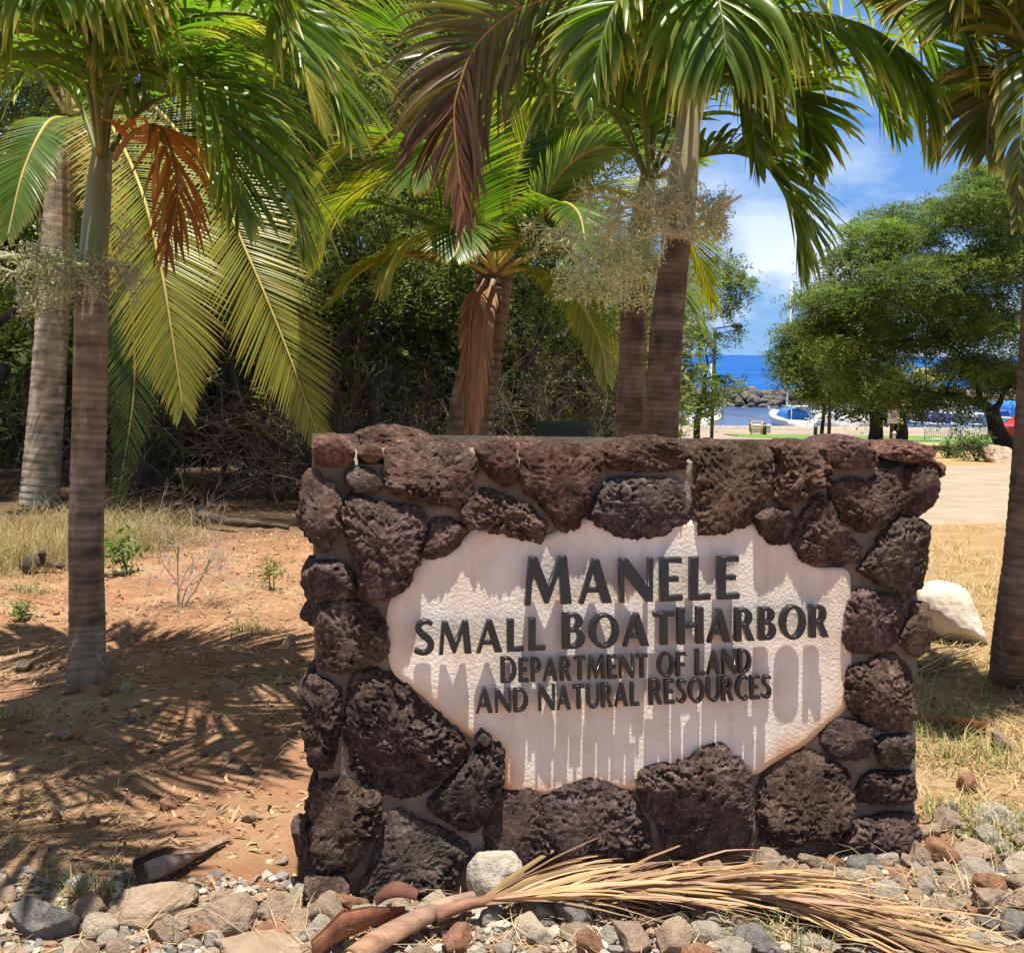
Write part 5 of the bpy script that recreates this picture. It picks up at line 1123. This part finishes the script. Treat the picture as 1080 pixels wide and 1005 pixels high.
q = np.vstack([np.stack([r.uniform(-5, 0.3, 20000), 2.5 + 9.5 * r.random(20000)], -1), np.stack([r.uniform(1.3, 4.5, 2000), r.uniform(2.7, 6.5, 2000)], -1)]); dn = fbm(np.c_[q * 0.8, np.zeros(len(q))], 4, 66); q = q[dn + 0.3 * r.random(len(q)) > 0.08]
blades('leaf_litter', q, r, 0.02, 0.07, 0.013, (12, 14), (0.24, 0.14, 0.08), var=0.5, bend=0.5, alt=((0.42, 0.28, 0.16), 0.35), curve=0.3)
q = np.stack([r.uniform(1.8, 7.5, 16000), 7 + 6 * r.random(16000) ** 1.2], -1); dn = fbm(np.c_[q * 0.9, np.zeros(len(q))], 4, 68); q = q[(dn + 0.5 * r.random(len(q)) > 0.12) & (q[:, 1] < a0[1] - 0.3 + (q[:, 0] - a0[0]) * 0.07)]
blades('far_straw_grass', q, r, 0.04, 0.14, 0.006, (25, 20), (0.48, 0.35, 0.175), bend=0.4, alt=((0.28, 0.19, 0.09), 0.3), curve=0.2)
# long dry grass round the coconut palm and tufts
def clump(cx, cy, sx_, sy_, n): return np.stack([r.normal(cx, sx_, n), r.normal(cy, sy_, n)], -1)
c0, c1, c2_ = G(30, 590), G(145, 575), G(60, 560)
q = np.vstack([clump(c0[0], c0[1], .4, .45, 2600), clump(c1[0], c1[1], .25, .3, 1700), clump(c2_[0], c2_[1], .45, .35, 1500), clump(c0[0] - 1, c0[1], .5, .6, 1400)])
blades('dry_grass_clumps', q, r, 0.15, 0.46, 0.004, (45, 22), (0.30, 0.225, 0.105), bend=0.7, alt=((0.2, 0.23, 0.07), 0.22), curve=0.2)
tf = [G(x, y) for x, y in ((100, 945), (30, 625), (262, 665), (10, 760))]
q = np.vstack([clump(g[0], g[1], .07, .06, 130) for g in tf])
blades('green_grass_tufts', q, r, 0.04, 0.14, 0.0035, (45, 20), (0.13, 0.17, 0.04), bend=0.5, alt=((0.4, 0.32, 0.16), 0.5))
tf = [G(x, y) for x, y in ((1005, 862), (1030, 870), (1070, 872), (985, 775), (1020, 768), (1050, 800), (1000, 800), (830, 992), (1010, 640), (805, 975), (1060, 905))]
q = np.vstack([clump(g[0], g[1], .09, .08, 240) for g in tf])
blades('green_grass_patches', q, r, 0.03, 0.11, 0.0035, (50, 20), (0.16, 0.22, 0.055), bend=0.5, alt=((0.45, 0.36, 0.18), 0.45))
q = np.array([G2(a, b) for a, b in zip(r.uniform(-20, 1100, 520), r.uniform(920, 1010, 520))]); q[:, 2] = 0.03
q = q[((q - WO) @ nw > 0.06) | ((q - WO) @ uw > x1w)]
blades('loose_straw', q, r, 0.05, 0.22, 0.0024, (8, 12), (0.50, 0.38, 0.22), bend=0.4, curve=0.3)

# ------------------------------------------------------------------ fallen frond and sheaths
M['sheath'] = mat_noise('dry_sheath', [(0.3, (0.45, 0.43, 0.42)), (0.66, (1.25, 1.22, 1.18))], 12, 8, 0.7, 0.5, 40, 0.006, stretch=(0.35, 2.2, 2.2), attr=True, spec=0.3)
def gp(px, py, up=0.04): q = G(px, py, up); return q
def shell(mb, path, rad, arc_deg, c0, c1, th=0.006, roll=0.0, flat=1.0):
    n, k = 36, 18; c = catmull(np.asarray(path), n); T = nrm(np.gradient(c, axis=0)); sd = nrm(np.cross(T, [0, 0, 1.0])); up = np.cross(sd, T)
    s = np.linspace(0, 1, n); rr = np.interp(s, np.linspace(0, 1, len(rad)), rad); ar = np.radians(np.interp(s, np.linspace(0, 1, len(arc_deg)), arc_deg)); ro = np.radians(np.interp(s, np.linspace(0, 1, 2), [roll, roll] if np.isscalar(roll) else roll))
    out = []
    for inner in (0, 1):
        a = -math.pi / 2 + ro[:, None] + np.linspace(-0.5, 0.5, k)[None] * ar[:, None]
        w = 1 + 0.06 * np.sin(np.linspace(0, 9, n))[:, None] * np.linspace(-1, 1, k)[None]
        R_ = (rr[:, None] - inner * th) * w
        out.append(c[:, None] + R_[..., None] * (np.cos(a)[..., None] * sd[:, None] + flat * np.sin(a)[..., None] * up[:, None]) + up[:, None] * rr[:, None, None] * 0.9 * flat)
    V = np.stack(out).reshape(-1, 3)
    i = (np.arange(n - 1)[:, None] * k + np.arange(k - 1)[None]).ravel(); Q0 = np.stack([i, i + 1, i + k + 1, i + k], -1); m_ = n * k
    e = []
    for j in (0, k - 1):
        a = np.arange(n - 1) * k + j; e.append(np.stack([a, a + k, a + k + m_, a + m_], -1))
    for j in (0, n - 1):
        a = j * k + np.arange(k - 1); e.append(np.stack([a, a + 1, a + 1 + m_, a + m_], -1))
    s2 = np.repeat(s, k)[None].repeat(2, 0).reshape(-1, 1); col = np.asarray(c0) * (1 - s2) + np.asarray(c1) * s2; col[m_:] *= np.array([0.8, 0.62, 0.5])
    mb.add(V, np.vstack([Q0, Q0[:, ::-1] + m_] + e), None, col); return mb
ff_o = thing('fallen_frond', 'long dry palm frond with reddish sheath lying on the rubble before the sign', 'palm frond', gp(560, 950, 0))
shell(MB(), [gp(372, 1030, .0), gp(405, 1003, .01), gp(440, 980, .03), gp(470, 962, .045), gp(500, 951, .05)], [0.040, 0.036, 0.030, 0.022, 0.017], [150, 165, 190, 230, 290], (0.27, 0.15, 0.09), (0.34, 0.225, 0.165), roll=170).build('sheath', M['sheath'], ff_o)
shell(MB(), [gp(312, 1015, .01), gp(345, 990, .02), gp(385, 974, .03), gp(425, 960, .04)], [0.07, 0.075, 0.055, 0.018], [95, 110, 110, 90], (0.36, 0.17, 0.09), (0.28, 0.10, 0.05), roll=65).build('sheath_flap', M['sheath'], ff_o)
rp_ = [gp(460, 966, .06), gp(500, 952, .07), gp(560, 944, .075), gp(640, 938, .08), gp(710, 936, .085), gp(775, 939, .08), gp(850, 955, .07), gp(935, 980, .06), gp(1010, 1006, .05)]
cst = catmull(np.array(rp_), 60); MB().tube(cst, np.linspace(0.0175, 0.004, 60), 9, (0.30, 0.155, 0.09)).build('stalk', M['sheath'], ff_o)
lf = MB(); r = np.random.default_rng(91); T_ = nrm(np.gradient(cst, axis=0))
for k in range(330):
    f = r.uniform(0.12, 0.97); sgn = 1 if r.random() < 0.62 else -1; i0 = int(f * 59); p = cst[i0].copy(); t0 = T_[i0]; sd_ = nrm(np.cross([0, 0, 1.0], t0))
    an = R(r.uniform(5, 30) * (1 - 0.3 * f)); d = nrm(t0 * math.cos(an) + sgn * sd_ * math.sin(an) + np.array([0, 0, r.uniform(-0.02, 0.14)])); n = 9; ln = r.uniform(0.34, 0.62) * (1.0 if f < .75 else 0.8); pts = [p]
    for q in range(n):
        d = nrm(d + np.array([0, 0, -0.035 * q / 3]) + t0 * 0.05 + r.normal(0, 0.045, 3)); p = p + d * ln / n; fl = float(gz(p[0], p[1])) + 0.035 + 0.03 * r.random(); p[2] = max(p[2], fl); pts.append(p.copy())
    pts = np.array(pts); dd = nrm(np.gradient(pts, axis=0)); wv = nrm(np.cross(dd, nrm(np.array([0, 0, 1.0]) + r.normal(0, 0.5, 3)))); hw = 0.0068 * np.interp(np.linspace(0, 1, n + 1), [0, .2, .6, 1], [.5, 1, .8, .08])[:, None] * r.uniform(0.6, 1.2)
    up_ = np.cross(wv, dd); V = np.stack([pts - wv * hw, pts + up_ * hw * 0.5, pts + wv * hw], 1).reshape(-1, 3); i = np.arange(n)[:, None] * 3 + np.array([0, 1])[None]; Q = np.stack([i, i + 1, i + 4, i + 3], -1).reshape(-1, 4)
    lf.add(V, Q, None, np.array((0.42, 0.275, 0.15)) * r.uniform(0.4, 1.35) * np.array([1, r.uniform(.9, 1.05), r.uniform(.8, 1.15)]))
lf.build('leaflets', M['straw'], ff_o)
sh1 = shell(MB(), [gp(149, 930, .015), gp(168, 922, .02), gp(190, 911, .02), gp(212, 898, .02), gp(243, 880, .02)], [0.05, 0.052, 0.045, 0.028, 0.012], [300, 290, 230, 150, 130], (0.22, 0.18, 0.16), (0.34, 0.28, 0.23), roll=0, flat=0.8).build('palm_sheath', M['sheath'])
tag(sh1, 'split grey-brown palm sheath lying on the shaded soil left of the sign', 'palm sheath')
sh2 = shell(MB(), [gp(950, 757, .02), gp(980, 760, .02), gp(1012, 764, .03), gp(1040, 770, .02)], [0.016, 0.024, 0.036, 0.044], [150, 160, 170, 130], (0.38, 0.17, 0.09), (0.42, 0.2, 0.12), roll=35).build('palm_sheath', M['sheath'])
tag(sh2, 'orange-brown palm sheath lying in the grass right of the sign', 'palm sheath')
sh3 = shell(MB(), [gp(402, 958, .06), gp(420, 950, .085), gp(440, 953, .08)], [0.02, 0.03, 0.02], [170, 180, 170], (0.15, 0.06, 0.038), (0.14, 0.055, 0.036), roll=180).build('bark_scrap', M['sheath'])
tag(sh3, 'curled dark red scrap of palm sheath at the foot of the sign', 'palm sheath')
# ------------------------------------------------------------------ other small things on the ground
bl = G(1003, 672); v, f = rock_verts(3, 5, 8, 0.07, 0.55); v = v + nrm(v) * (0.02 * fbm(v * 14, 3, 5))[:, None]; v = v * np.array([0.20, 0.22, 0.23]); sh_ = v[:, 0] * 0.0; v[:, 0] += np.clip(-v[:, 2], -0.3, 0.3) * 0.35
M['boulder'] = mat_noise('pale_boulder', [(0.35, (0.46, 0.37, 0.27)), (0.65, (0.70, 0.63, 0.52))], 3, 8, 0.9, 0.6, 25, 0.02, spec=0.15)
ob = MB().add(v + bl + np.array([0.0, 0, 0.10]), None, f).build('boulder', M['boulder'], loc=bl); tag(ob, 'pale cream boulder beside the right end of the sign', 'boulder')
lg = MB(); L0, L1, L2 = gp(212, 548, .06), gp(240, 550, .09), gp(305, 556, .05)
lg.tube(catmull([gp(214, 530, .12), L0 + [0, 0, .05], L1, (L1 + L2) / 2, L2], 30), np.interp(np.linspace(0, 1, 30), [0, .2, .4, 1], [.012, .05, .05, .02]), 10); lg.v[0] = lg.v[0] + 0.02 * np.stack([fbm(lg.v[0] * 9, 3, s) for s in (1, 2, 3)], -1)
tag(lg.build('fallen_log', M['deadwood'], loc=L1), 'dark weathered log with an upturned end on the red soil left of the sign', 'log')
lg = MB().tube(catmull([gp(192, 524, .03), gp(200, 520, .06), gp(207, 527, .05), gp(212, 530, .02)], 14), np.linspace(0.05, 0.03, 14), 8); lg.v[0] = lg.v[0] + 0.02 * np.stack([fbm(lg.v[0] * 9, 3, s) for s in (4, 5, 6)], -1)
tag(lg.build('driftwood', M['twig'], loc=gp(200, 524, 0)), 'pale bit of bleached wood above the dark log', 'wood')
st_ = gp(42, 598, .06); lg = MB().tube(catmull([gp(22, 600, .03), gp(35, 594, .07), gp(44, 592, .08), gp(66, 598, .05)], 16), [0.03, .05, .06, .07, .07, .07, .06, .06, .05, .05, .04, .04, .03, .03, .02, .02], 8).tube(catmull([gp(43, 592, .08), gp(44, 586, .12), gp(45, 582, .16)], 6), np.linspace(.05, .02, 6), 7)
tag(lg.build('dead_stump', M['twig'], loc=st_), 'small reddish dead stump in the dry grass left of the ringed palm', 'stump')
tw = MB(); r = np.random.default_rng(17)
for k in range(14):
    a, b2 = gp(962 + r.uniform(-6, 18), 706 + r.uniform(-8, 8), .03), gp(1000 + r.uniform(0, 38), 690 + r.uniform(-14, 22), .05); tw.tube(catmull([a, (a + b2) / 2 + r.normal(0, .02, 3), b2], 8), np.linspace(.007, .003, 8), 5, np.array((0.5, 0.36, 0.2)) * r.uniform(.4, 1.1))
tag(tw.build('dry_twigs', M['straw'], loc=gp(985, 700, 0)), 'bundle of dry frond stalks on the grass by the pale boulder', 'twigs')
M['palebark'] = mat_noise('pale_twig', [(0.3, (0.30, 0.24, 0.18)), (0.7, (0.5, 0.42, 0.33))], 6, 4, 0.9, 0.2, spec=0.1)
bush('dead_shrub', 'bare pale twiggy dead shrub on the red soil between ringed palm and sign', 'shrub', G(191, 640), 0.75, 31, 6, 5, 0.35, 'palebark', 0.006, ln=0.46, up=1.5, kids=3)
for k, (px, py, h, lab) in enumerate(((287, 620, 0.4, 'thin green seedling beside the left end of the sign'), (215, 527, 0.5, 'green leafy shoot behind the dark log'), (305, 512, 0.55, 'green shoot behind the upper left corner of the sign'), (133, 607, 0.28, 'young plant with one broad green leaf right of the ringed palm trunk'), (20, 655, 0.12, 'tiny green weed on the red soil at the left edge'))):
    bush('seedling', lab, 'plant', G(px, py), h, 40 + k, 3, 3, 0.35, 'twig', 0.004, leaves=40, lcol=(0.12, 0.19, 0.05), leaf=0.03 if k != 3 else 0.06, ln=0.5, up=1.2, kids=3)

# ------------------------------------------------------------------ harbour, road side
def bar(mb, a, b2, rad, seg=6): return mb.tube(np.array([a, (np.asarray(a) + np.asarray(b2)) / 2, b2]), rad, seg)
# breakwater: boulders heaped in one bank
r = np.random.default_rng(5); bw = MB()
v0, f0 = ICO[2]
for k in range(1300):
    x = r.uniform(12, 75); t = r.uniform(-1, 1); y = 136 + t * 5 + r.normal(0, .3); hgt = 1.95 * (1 - abs(t) ** 1.5) * (1 + 0.15 * math.sin(x * .7)); s = r.uniform(.4, .95)
    n = nrm(r.normal(size=(6, 3))); v = v0.copy()
    for q in n: c = v @ q; v = v - np.where(c > .6, c - .6, 0)[:, None] * q
    bw.add(v * s * np.array([1, 1, .75]) + np.array([x, y, WZ - 0.2 + hgt]), None, f0, np.array((0.12, 0.105, 0.095) if x < 42 else (0.2, 0.155, 0.12)) * r.uniform(.6, 1.35))
tag(bw.build('breakwater', M['pebble'], smooth=False, loc=(30, 136, WZ)), 'bank of dark boulders forming the breakwater across the harbor mouth', 'breakwater')
# quay edge
M['concrete'] = mat_plain('quay_concrete', (0.40, 0.34, 0.27), 0.9)
qy = MB().box((5, 85.72, -5.6), (90, 86.3, -4.1)).build('quay_wall', M['concrete'], loc=(30, 86, -5)); tag(qy, kind='thing'); tag(qy, 'low concrete quay edge along the harbor water', 'quay')
# boats
def hull(mb, L_, Bm, H_, pos, yaw, mi=0, col=(1, 1, 1)):
    n, k = 22, 11; s = np.linspace(0, 1, n); bw_ = Bm / 2 * (1 - np.clip((s - .35) / .65, 0, 1) ** 2.2) * (0.85 + .15 * np.minimum(1, s * 4)); sh = H_ * (1 + .35 * s ** 2)
    a = np.linspace(-1, 1, k); V = []
    for i in range(n):
        for q in a:
            V.append((q * bw_[i] * (1 if abs(q) > .99 else 1), s[i] * L_ - L_ / 2 - (0.12 * L_ * (1 - abs(q)) if i == n - 1 else 0), sh[i] * abs(q) ** 2.6 - 0.35))
    V = np.array(V)
    i = (np.arange(n - 1)[:, None] * k + np.arange(k - 1)[None]).ravel(); Q = np.stack([i, i + 1, i + k + 1, i + k], -1)
    dk = np.array([(0, s[i2] * L_ - L_ / 2, sh[i2] - .35 - .05) for i2 in range(n)]); m0 = len(V); V = np.vstack([V, dk]); j = np.arange(n - 1)
    Q = np.vstack([Q, np.stack([j * k, j * k + k, m0 + j + 1, m0 + j], -1), np.stack([j * k + k - 1, m0 + j, m0 + j + 1, j * k + 2 * k - 1], -1)])
    T = np.array([(q + 1, q, m0) for q in range(k - 1)])
    mb.add(XF(V, pos, yaw), Q, T, col, mi)
def XF(V, pos, yaw):
    V = np.asarray(V, float); c, s = math.cos(yaw), math.sin(yaw); return np.stack([V[:, 0] * c - V[:, 1] * s, V[:, 0] * s + V[:, 1] * c, V[:, 2]], -1) + np.asarray(pos)
def canopy(pos, yaw, x0, x1, y0, y1, z0, z1, tap=.75):
    mb = MB(); n, k = 9, 12; V = []
    for i in range(n):
        y = y0 + (y1 - y0) * i / (n - 1); f = 1 - .25 * abs(2 * i / (n - 1) - 1) ** 3
        for q in np.linspace(0, math.pi, k): V.append(((x0 + x1) / 2 - (x1 - x0) / 2 * np.sign(math.cos(q)) * abs(math.cos(q)) ** .6, y, z0 + (z1 - z0) * f * math.sin(q) ** .6))
    i = (np.arange(n - 1)[:, None] * k + np.arange(k - 1)[None]).ravel(); T = []
    V = np.array(V); e0, e1 = len(V), len(V) + 1; V = np.vstack([V, [((x0 + x1) / 2, y0, z0)], [((x0 + x1) / 2, y1, z0)]])
    T = [(q, q + 1, e0) for q in range(k - 1)] + [((n - 1) * k + q + 1, (n - 1) * k + q, e1) for q in range(k - 1)]
    return mb.add(XF(V, pos, yaw), np.stack([i, i + 1, i + k + 1, i + k], -1), T)
def boat(label, px, d, L_, Bm, H_, yaw, parts, group='boats moored in the harbor', name='boat'):
    pos = P(px, 440, d); pos[2] = WZ; o = thing(name, label, 'boat', pos, group); mb = MB(); hull(mb, L_, Bm, H_, pos, yaw); mb.build('hull', M['white'], o)
    loc = lambda *q: XF([q], pos, yaw)[0]
    if 'cabin' in parts:
        c = parts['cabin']; MB().add(XF([(c[0], c[2], c[4]), (c[1], c[2], c[4]), (c[1], c[3], c[4]), (c[0], c[3], c[4]), (c[0] * .8, c[2] * .9, c[5]), (c[1] * .8, c[2] * .9, c[5]), (c[1] * .8, c[3] * .8, c[5]), (c[0] * .8, c[3] * .8, c[5])], pos, yaw), [(4, 5, 6, 7), (0, 1, 5, 4), (1, 2, 6, 5), (2, 3, 7, 6), (3, 0, 4, 7)]).build('cabin', M['white'], o, smooth=False)
        MB().add(XF([(c[0] * .82, c[2] - .02, c[4] + .3 * (c[5] - c[4])), (c[1] * .82, c[2] - .02, c[4] + .3 * (c[5] - c[4])), (c[1] * .72, c[2] * .93 - .02, c[4] + .8 * (c[5] - c[4])), (c[0] * .72, c[2] * .93 - .02, c[4] + .8 * (c[5] - c[4]))], pos, yaw), [(0, 1, 2, 3)]).build('window', M['glass'], o, smooth=False)
    if 'cover' in parts:
        c = parts['cover']; canopy(pos, yaw, *c[:6]).build('canvas_cover', M[c[6]], o)
    if 'top' in parts:
        c = parts['top']; mb = MB(); mb.add(XF([(x, y, z) for z in (c[4], c[4] + .08) for x, y in ((c[0], c[2]), (c[1], c[2]), (c[1], c[3]), (c[0], c[3]))], pos, yaw), [(0, 3, 2, 1), (4, 5, 6, 7), (0, 1, 5, 4), (1, 2, 6, 5), (2, 3, 7, 6), (3, 0, 4, 7)]); mb.build('hard_top', M['white'], o, smooth=False)
        for x in (c[0] + .06, c[1] - .06):
            for y in (c[2] + .06, c[3] - .06): bar(MB(), loc(x, y, .6), loc(x, y, c[4] + .02), .035).build('post', M['alu'], o)
    if 'mast' in parts:
        x, y, h = parts['mast']; bar(MB(), loc(x, y, .3), loc(x, y, h), .07).build('mast', M['alu'], o); bar(MB(), loc(x, y, 1.6), loc(x, y - L_ * .36, 1.7), .07).build('boom', M['alu'], o)
        mb = MB(); bar(mb, loc(x, y, h * .97), loc(0, L_ * .48, .9), .012, 4); bar(mb, loc(x, y, h * .97), loc(Bm * .42, -L_ * .1, .7), .012, 4); bar(mb, loc(x, y, h * .97), loc(-Bm * .42, -L_ * .1, .7), .012, 4); mb.build('rigging', M['metal'], o)
    mb = MB()
    for sg in (-1, 1):
        pts = [loc(sg * Bm * .46, -L_ * .2, H_ + .25), loc(sg * Bm * .44, L_ * .1, H_ + .35), loc(sg * Bm * .2, L_ * .42, H_ + .5)]
        mb = MB(); mb.tube(catmull(pts, 10), .02, 5)
        for q in pts: bar(mb, q, q - np.array([0, 0, .5]), .015, 4)
        mb.build('rail', M['alu'], o)
    return o
boat('white sailboat with a bright blue cockpit cover and a tall thin mast', 830, 92, 8, 3.0, 1.4, 0.06, {'cover': (-.9, .9, -3.2, .2, .95, 1.95, 'blue'), 'mast': (.25, .9, 12.6), 'top': (-.9, .9, -3.8, -2.4, 2.1)})
boat('white sailboat partly hidden behind the small light green tree', 744, 90, 7.5, 2.8, 1.5, -0.3, {'mast': (0.3, .6, 5.6), 'cabin': (-.9, .9, -1.2, 1.4, .7, 1.7)})
boat('white motorboat with its bow pointing left, behind the round yellowing tree', 903, 89, 7, 2.6, 1.6, 1.2, {'cabin': (-.9, .9, -2.0, .8, .8, 2.3)})
boat('white boat under a dark blue cover, between the yellowing tree and the barriers', 962, 94, 7, 2.6, 1.0, 1.35, {'cover': (-1.2, 1.2, -3.0, 2.2, .6, 1.5, 'navy')})
boat('long white boat with a dark window band, behind the steel barriers', 990, 106, 9, 2.8, 1.2, 1.45, {'cabin': (-1.1, 1.1, -3, 2, .9, 2.2)})
boat('white and blue boat seen under the limbs of the large spreading tree', 1052, 100, 6, 2.4, 1.2, 1.0, {'cover': (-1.1, 1.1, -2.2, 1.0, .9, 2.4, 'blue'), 'cabin': (-1, 1, -3, -2.2, .8, 2.4)})
boat('low white skiff at the quay, right of the thin tree trunks', 874, 88, 4.5, 1.7, .7, 1.35, {})
# bollards on the quay side
for k, (px, d, lab) in enumerate(((791, 80, 'black bollard nearest the white utility box, leftmost of the three'), (805.5, 72, 'black bollard right of the yellow frame, middle of the three'), (859, 73, 'black bollard left of the thin tree trunks, rightmost of the three'))):
    b0 = onground(px, d); o = thing('bollard', lab, 'bollard', b0, 'black bollards by the harbor'); MB().tube([b0 - [0, 0, .1], b0 + [0, 0, .4], b0 + [0, 0, .84], b0 + [0, 0, .86], b0 + [0, 0, .9]], [.13, .13, .13, .11, .02], 12).build('post', M['black'], o); MB().tube([b0 + [0, 0, .66], b0 + [0, 0, .67], b0 + [0, 0, .76], b0 + [0, 0, .77]], [.13, .145, .145, .13], 12).build('band', M['metal'], o)
b0 = onground(797, 72.5); o = thing('guard_frame', 'small yellow pipe frame left of the middle bollard', 'barrier', b0); 
for sx_ in (-.35, .35): bar(MB(), b0 + [sx_, 0, -.1], b0 + [sx_, 0, 1.0], .06).build('post', M['yellow'], o)
mb = MB(); bar(mb, b0 + [-.35, 0, .95], b0 + [.35, 0, .95], .05); bar(mb, b0 + [-.35, 0, .5], b0 + [.35, 0, .5], .05); mb.build('rail', M['yellow'], o)
b0 = onground(802, 78); o = thing('utility_box', 'pale utility box behind the yellow frame', 'utility box', b0); MB().box(b0 + [-.6, -.3, 0], b0 + [.6, .3, .6]).build('cabinet', M['metal'], o, smooth=False); MB().box(b0 + [-.64, -.34, .602], b0 + [.64, .34, .66]).build('lid', M['white'], o, smooth=False)
# lamp post
b0 = onground(750, 58); o = thing('lamp_post', 'dark lamp post with a single arm beside the light green tree', 'lamp post', b0); topz = P(750, 346, 58)[2]
bar(MB(), b0 - [0, 0, .1], np.array([b0[0], b0[1], topz]), .10, 8).build('pole', M['black'], o); bar(MB(), np.array([b0[0], b0[1], topz - .05]), np.array([b0[0] + 1.0, b0[1], topz + .12]), .045).build('arm', M['black'], o)
MB().tube([np.array([b0[0] + .85, b0[1], topz + .1]), np.array([b0[0] + 1.1, b0[1], topz + .13]), np.array([b0[0] + 1.35, b0[1], topz + .1]), np.array([b0[0] + 1.5, b0[1], topz + .06])], [.06, .17, .15, .04], 8).build('lamp_head', M['black'], o)
# signpost and marker
b0 = onground(939, 50); o = thing('signpost', 'notice board on a dark post in front of the round yellowing tree', 'sign', b0); bar(MB(), b0 - [0, 0, .1], b0 + [0, 0, 1.95], .09, 6).build('post', M['black'], o)
zc = P(940, 438, 50)[2]; MB().box((b0[0] - .26, b0[1] - .14, zc - .36), (b0[0] + .28, b0[1] - .10, zc + .32)).build('board', M['metal'], o, smooth=False); MB().box((b0[0] - .24, b0[1] - .15, zc + .36), (b0[0] + .24, b0[1] - .11, zc + .8)).build('board', M['deadwood'], o, smooth=False)
b0 = onground(942, 47); o = thing('marker_post', 'short white marker post beside the notice board', 'post', b0); MB().tube([b0 - [0, 0, .1], b0 + [0, 0, .25], b0 + [0, 0, .55], b0 + [0, 0, .6]], [.07, .07, .07, .03], 8).build('post', M['white'], o); MB().box(b0 + [-.085, -.085, .46], b0 + [.085, .085, .52]).build('cap', M['metal'], o, smooth=False)
# crowd barriers
def barrier():
    b0 = onground(993, 62); o = thing('crowd_barrier', 'left steel crowd barrier with upright bars on the lawn', 'barrier', b0, 'steel crowd barriers'); w = 1.05
    mb = MB(); pts = [b0 + [-w, 0, .1], b0 + [-w, 0, .95], b0 + [-w + .08, 0, 1.05], b0 + [w - .08, 0, 1.05], b0 + [w, 0, .95], b0 + [w, 0, .1]]
    for a, c in zip(pts, pts[1:]): bar(mb, a, c, .03)
    bar(mb, b0 + [-w, 0, .2], b0 + [w, 0, .2], .025); mb.build('frame', M['metal'], o)
    mb = MB()
    for k in range(15): x = -w + (k + 1) * 2 * w / 16; bar(mb, b0 + [x, 0, .2], b0 + [x, 0, 1.04], .017, 5)
    mb.build('bars', M['metal'], o)
    for sx_ in (-.8, .8): mb = MB(); bar(mb, b0 + [sx_, -.3, .0], b0 + [sx_, .3, .0], .03); bar(mb, b0 + [sx_, 0, 0], b0 + [sx_, 0, .2], .025); mb.build('foot', M['metal'], o)
    return o
o1 = barrier(); o2 = o1.copy(); C.objects.link(o2)
for c in list(o1.children): d = c.copy(); C.objects.link(d); d.parent = o2
o2['label'] = 'right steel crowd barrier, set slightly lower than the left one'
q = onground(1031, 63.5); o2.location = q; o2.rotation_euler = (0, 0, -0.12)
# car end glimpsed at the right edge
b0 = onground(1090, 56); o = thing('parked_car', 'red parked car mostly cut off at the right edge under the spreading tree', 'car', b0)
n = 14; prof = [(-2.1, .35), (-2.15, .75), (-2.0, .95), (-1.2, 1.05), (-.7, 1.5), (.7, 1.52), (1.3, 1.05), (2.05, .95), (2.15, .6), (2.1, .32)]
V = np.array([(x, y, z) for y, f in ((-.85, 1), (-.75, 1.02), (.75, 1.02), (.85, 1)) for x, z in [(a, c * f) for a, c in prof]]); k = len(prof); i = (np.arange(3)[:, None] * k + np.arange(k - 1)[None]).ravel()
mb = MB().add(V + b0, np.stack([i, i + 1, i + k + 1, i + k], -1), [(0, j + 1, j) for j in range(1, k - 1)] + [(3 * k, 3 * k + j, 3 * k + j + 1) for j in range(1, k - 1)]); mb.build('body', M['red'], o, smooth=False)
MB().add(np.array([(-1.05, -.86, 1.1), (1.1, -.86, 1.1), (.66, -.86, 1.44), (-.66, -.86, 1.44)]) + b0, [(0, 1, 2, 3)]).build('window', M['glass'], o, smooth=False)
for x in (-1.3, 1.3):
    for y in (-.8, .8): w_ = MB().tube(np.array([(x, y - .1, .33), (x, y, .33), (x, y + .1, .33)]) + b0, .33, 16).build('wheel', M['black'], o)
# road-side plants and rocks on the right
bush('verge_shrub', 'small leafy shrub on the road verge, under the left steel barrier', 'shrub', onground(997, 31), 0.9, 21, 8, 3, .7, 'twig', .012, leaves=170, lcol=(.07, .11, .03), leaf=.09, group='shrubs on the road verge')
bush('verge_shrub', 'taller dark leafy shrub on the road verge beside the grey verge rock', 'shrub', onground(1031, 29), 1.05, 22, 9, 3, .6, 'twig', .012, leaves=260, lcol=(.05, .09, .03), leaf=.09, group='shrubs on the road verge')
q = onground(1052, 28.5); rock(q[0], q[1], .62, .5, .40, 'brown', 'large grey-brown rock on the road verge beside the tall shrub', 'rocks on the road verge', rk, .3, big=True, tilt=.1)
q = onground(1080, 28.8); rock(q[0], q[1], .45, .4, .28, 'dark', 'dark rock on the road verge at the right edge of the picture', 'rocks on the road verge', rk, .3, big=True, tilt=.1)
# green bin behind the sign
b0 = onground(592, 11.2); o = thing('green_bin', 'dark green metal bin behind the top of the sign', 'bin', b0); w = .26; zt_ = P(592, 446, 11.2)[2]
MB().box(b0 + [-w, -.25, 0], (b0[0] + w, b0[1] + .25, zt_ - .05)).build('body', M['greenpaint'], o, smooth=False); MB().box((b0[0] - w - .02, b0[1] - .28, zt_ - .048), (b0[0] + w + .02, b0[1] + .28, zt_)).build('lid', M['greenpaint'], o, smooth=False)
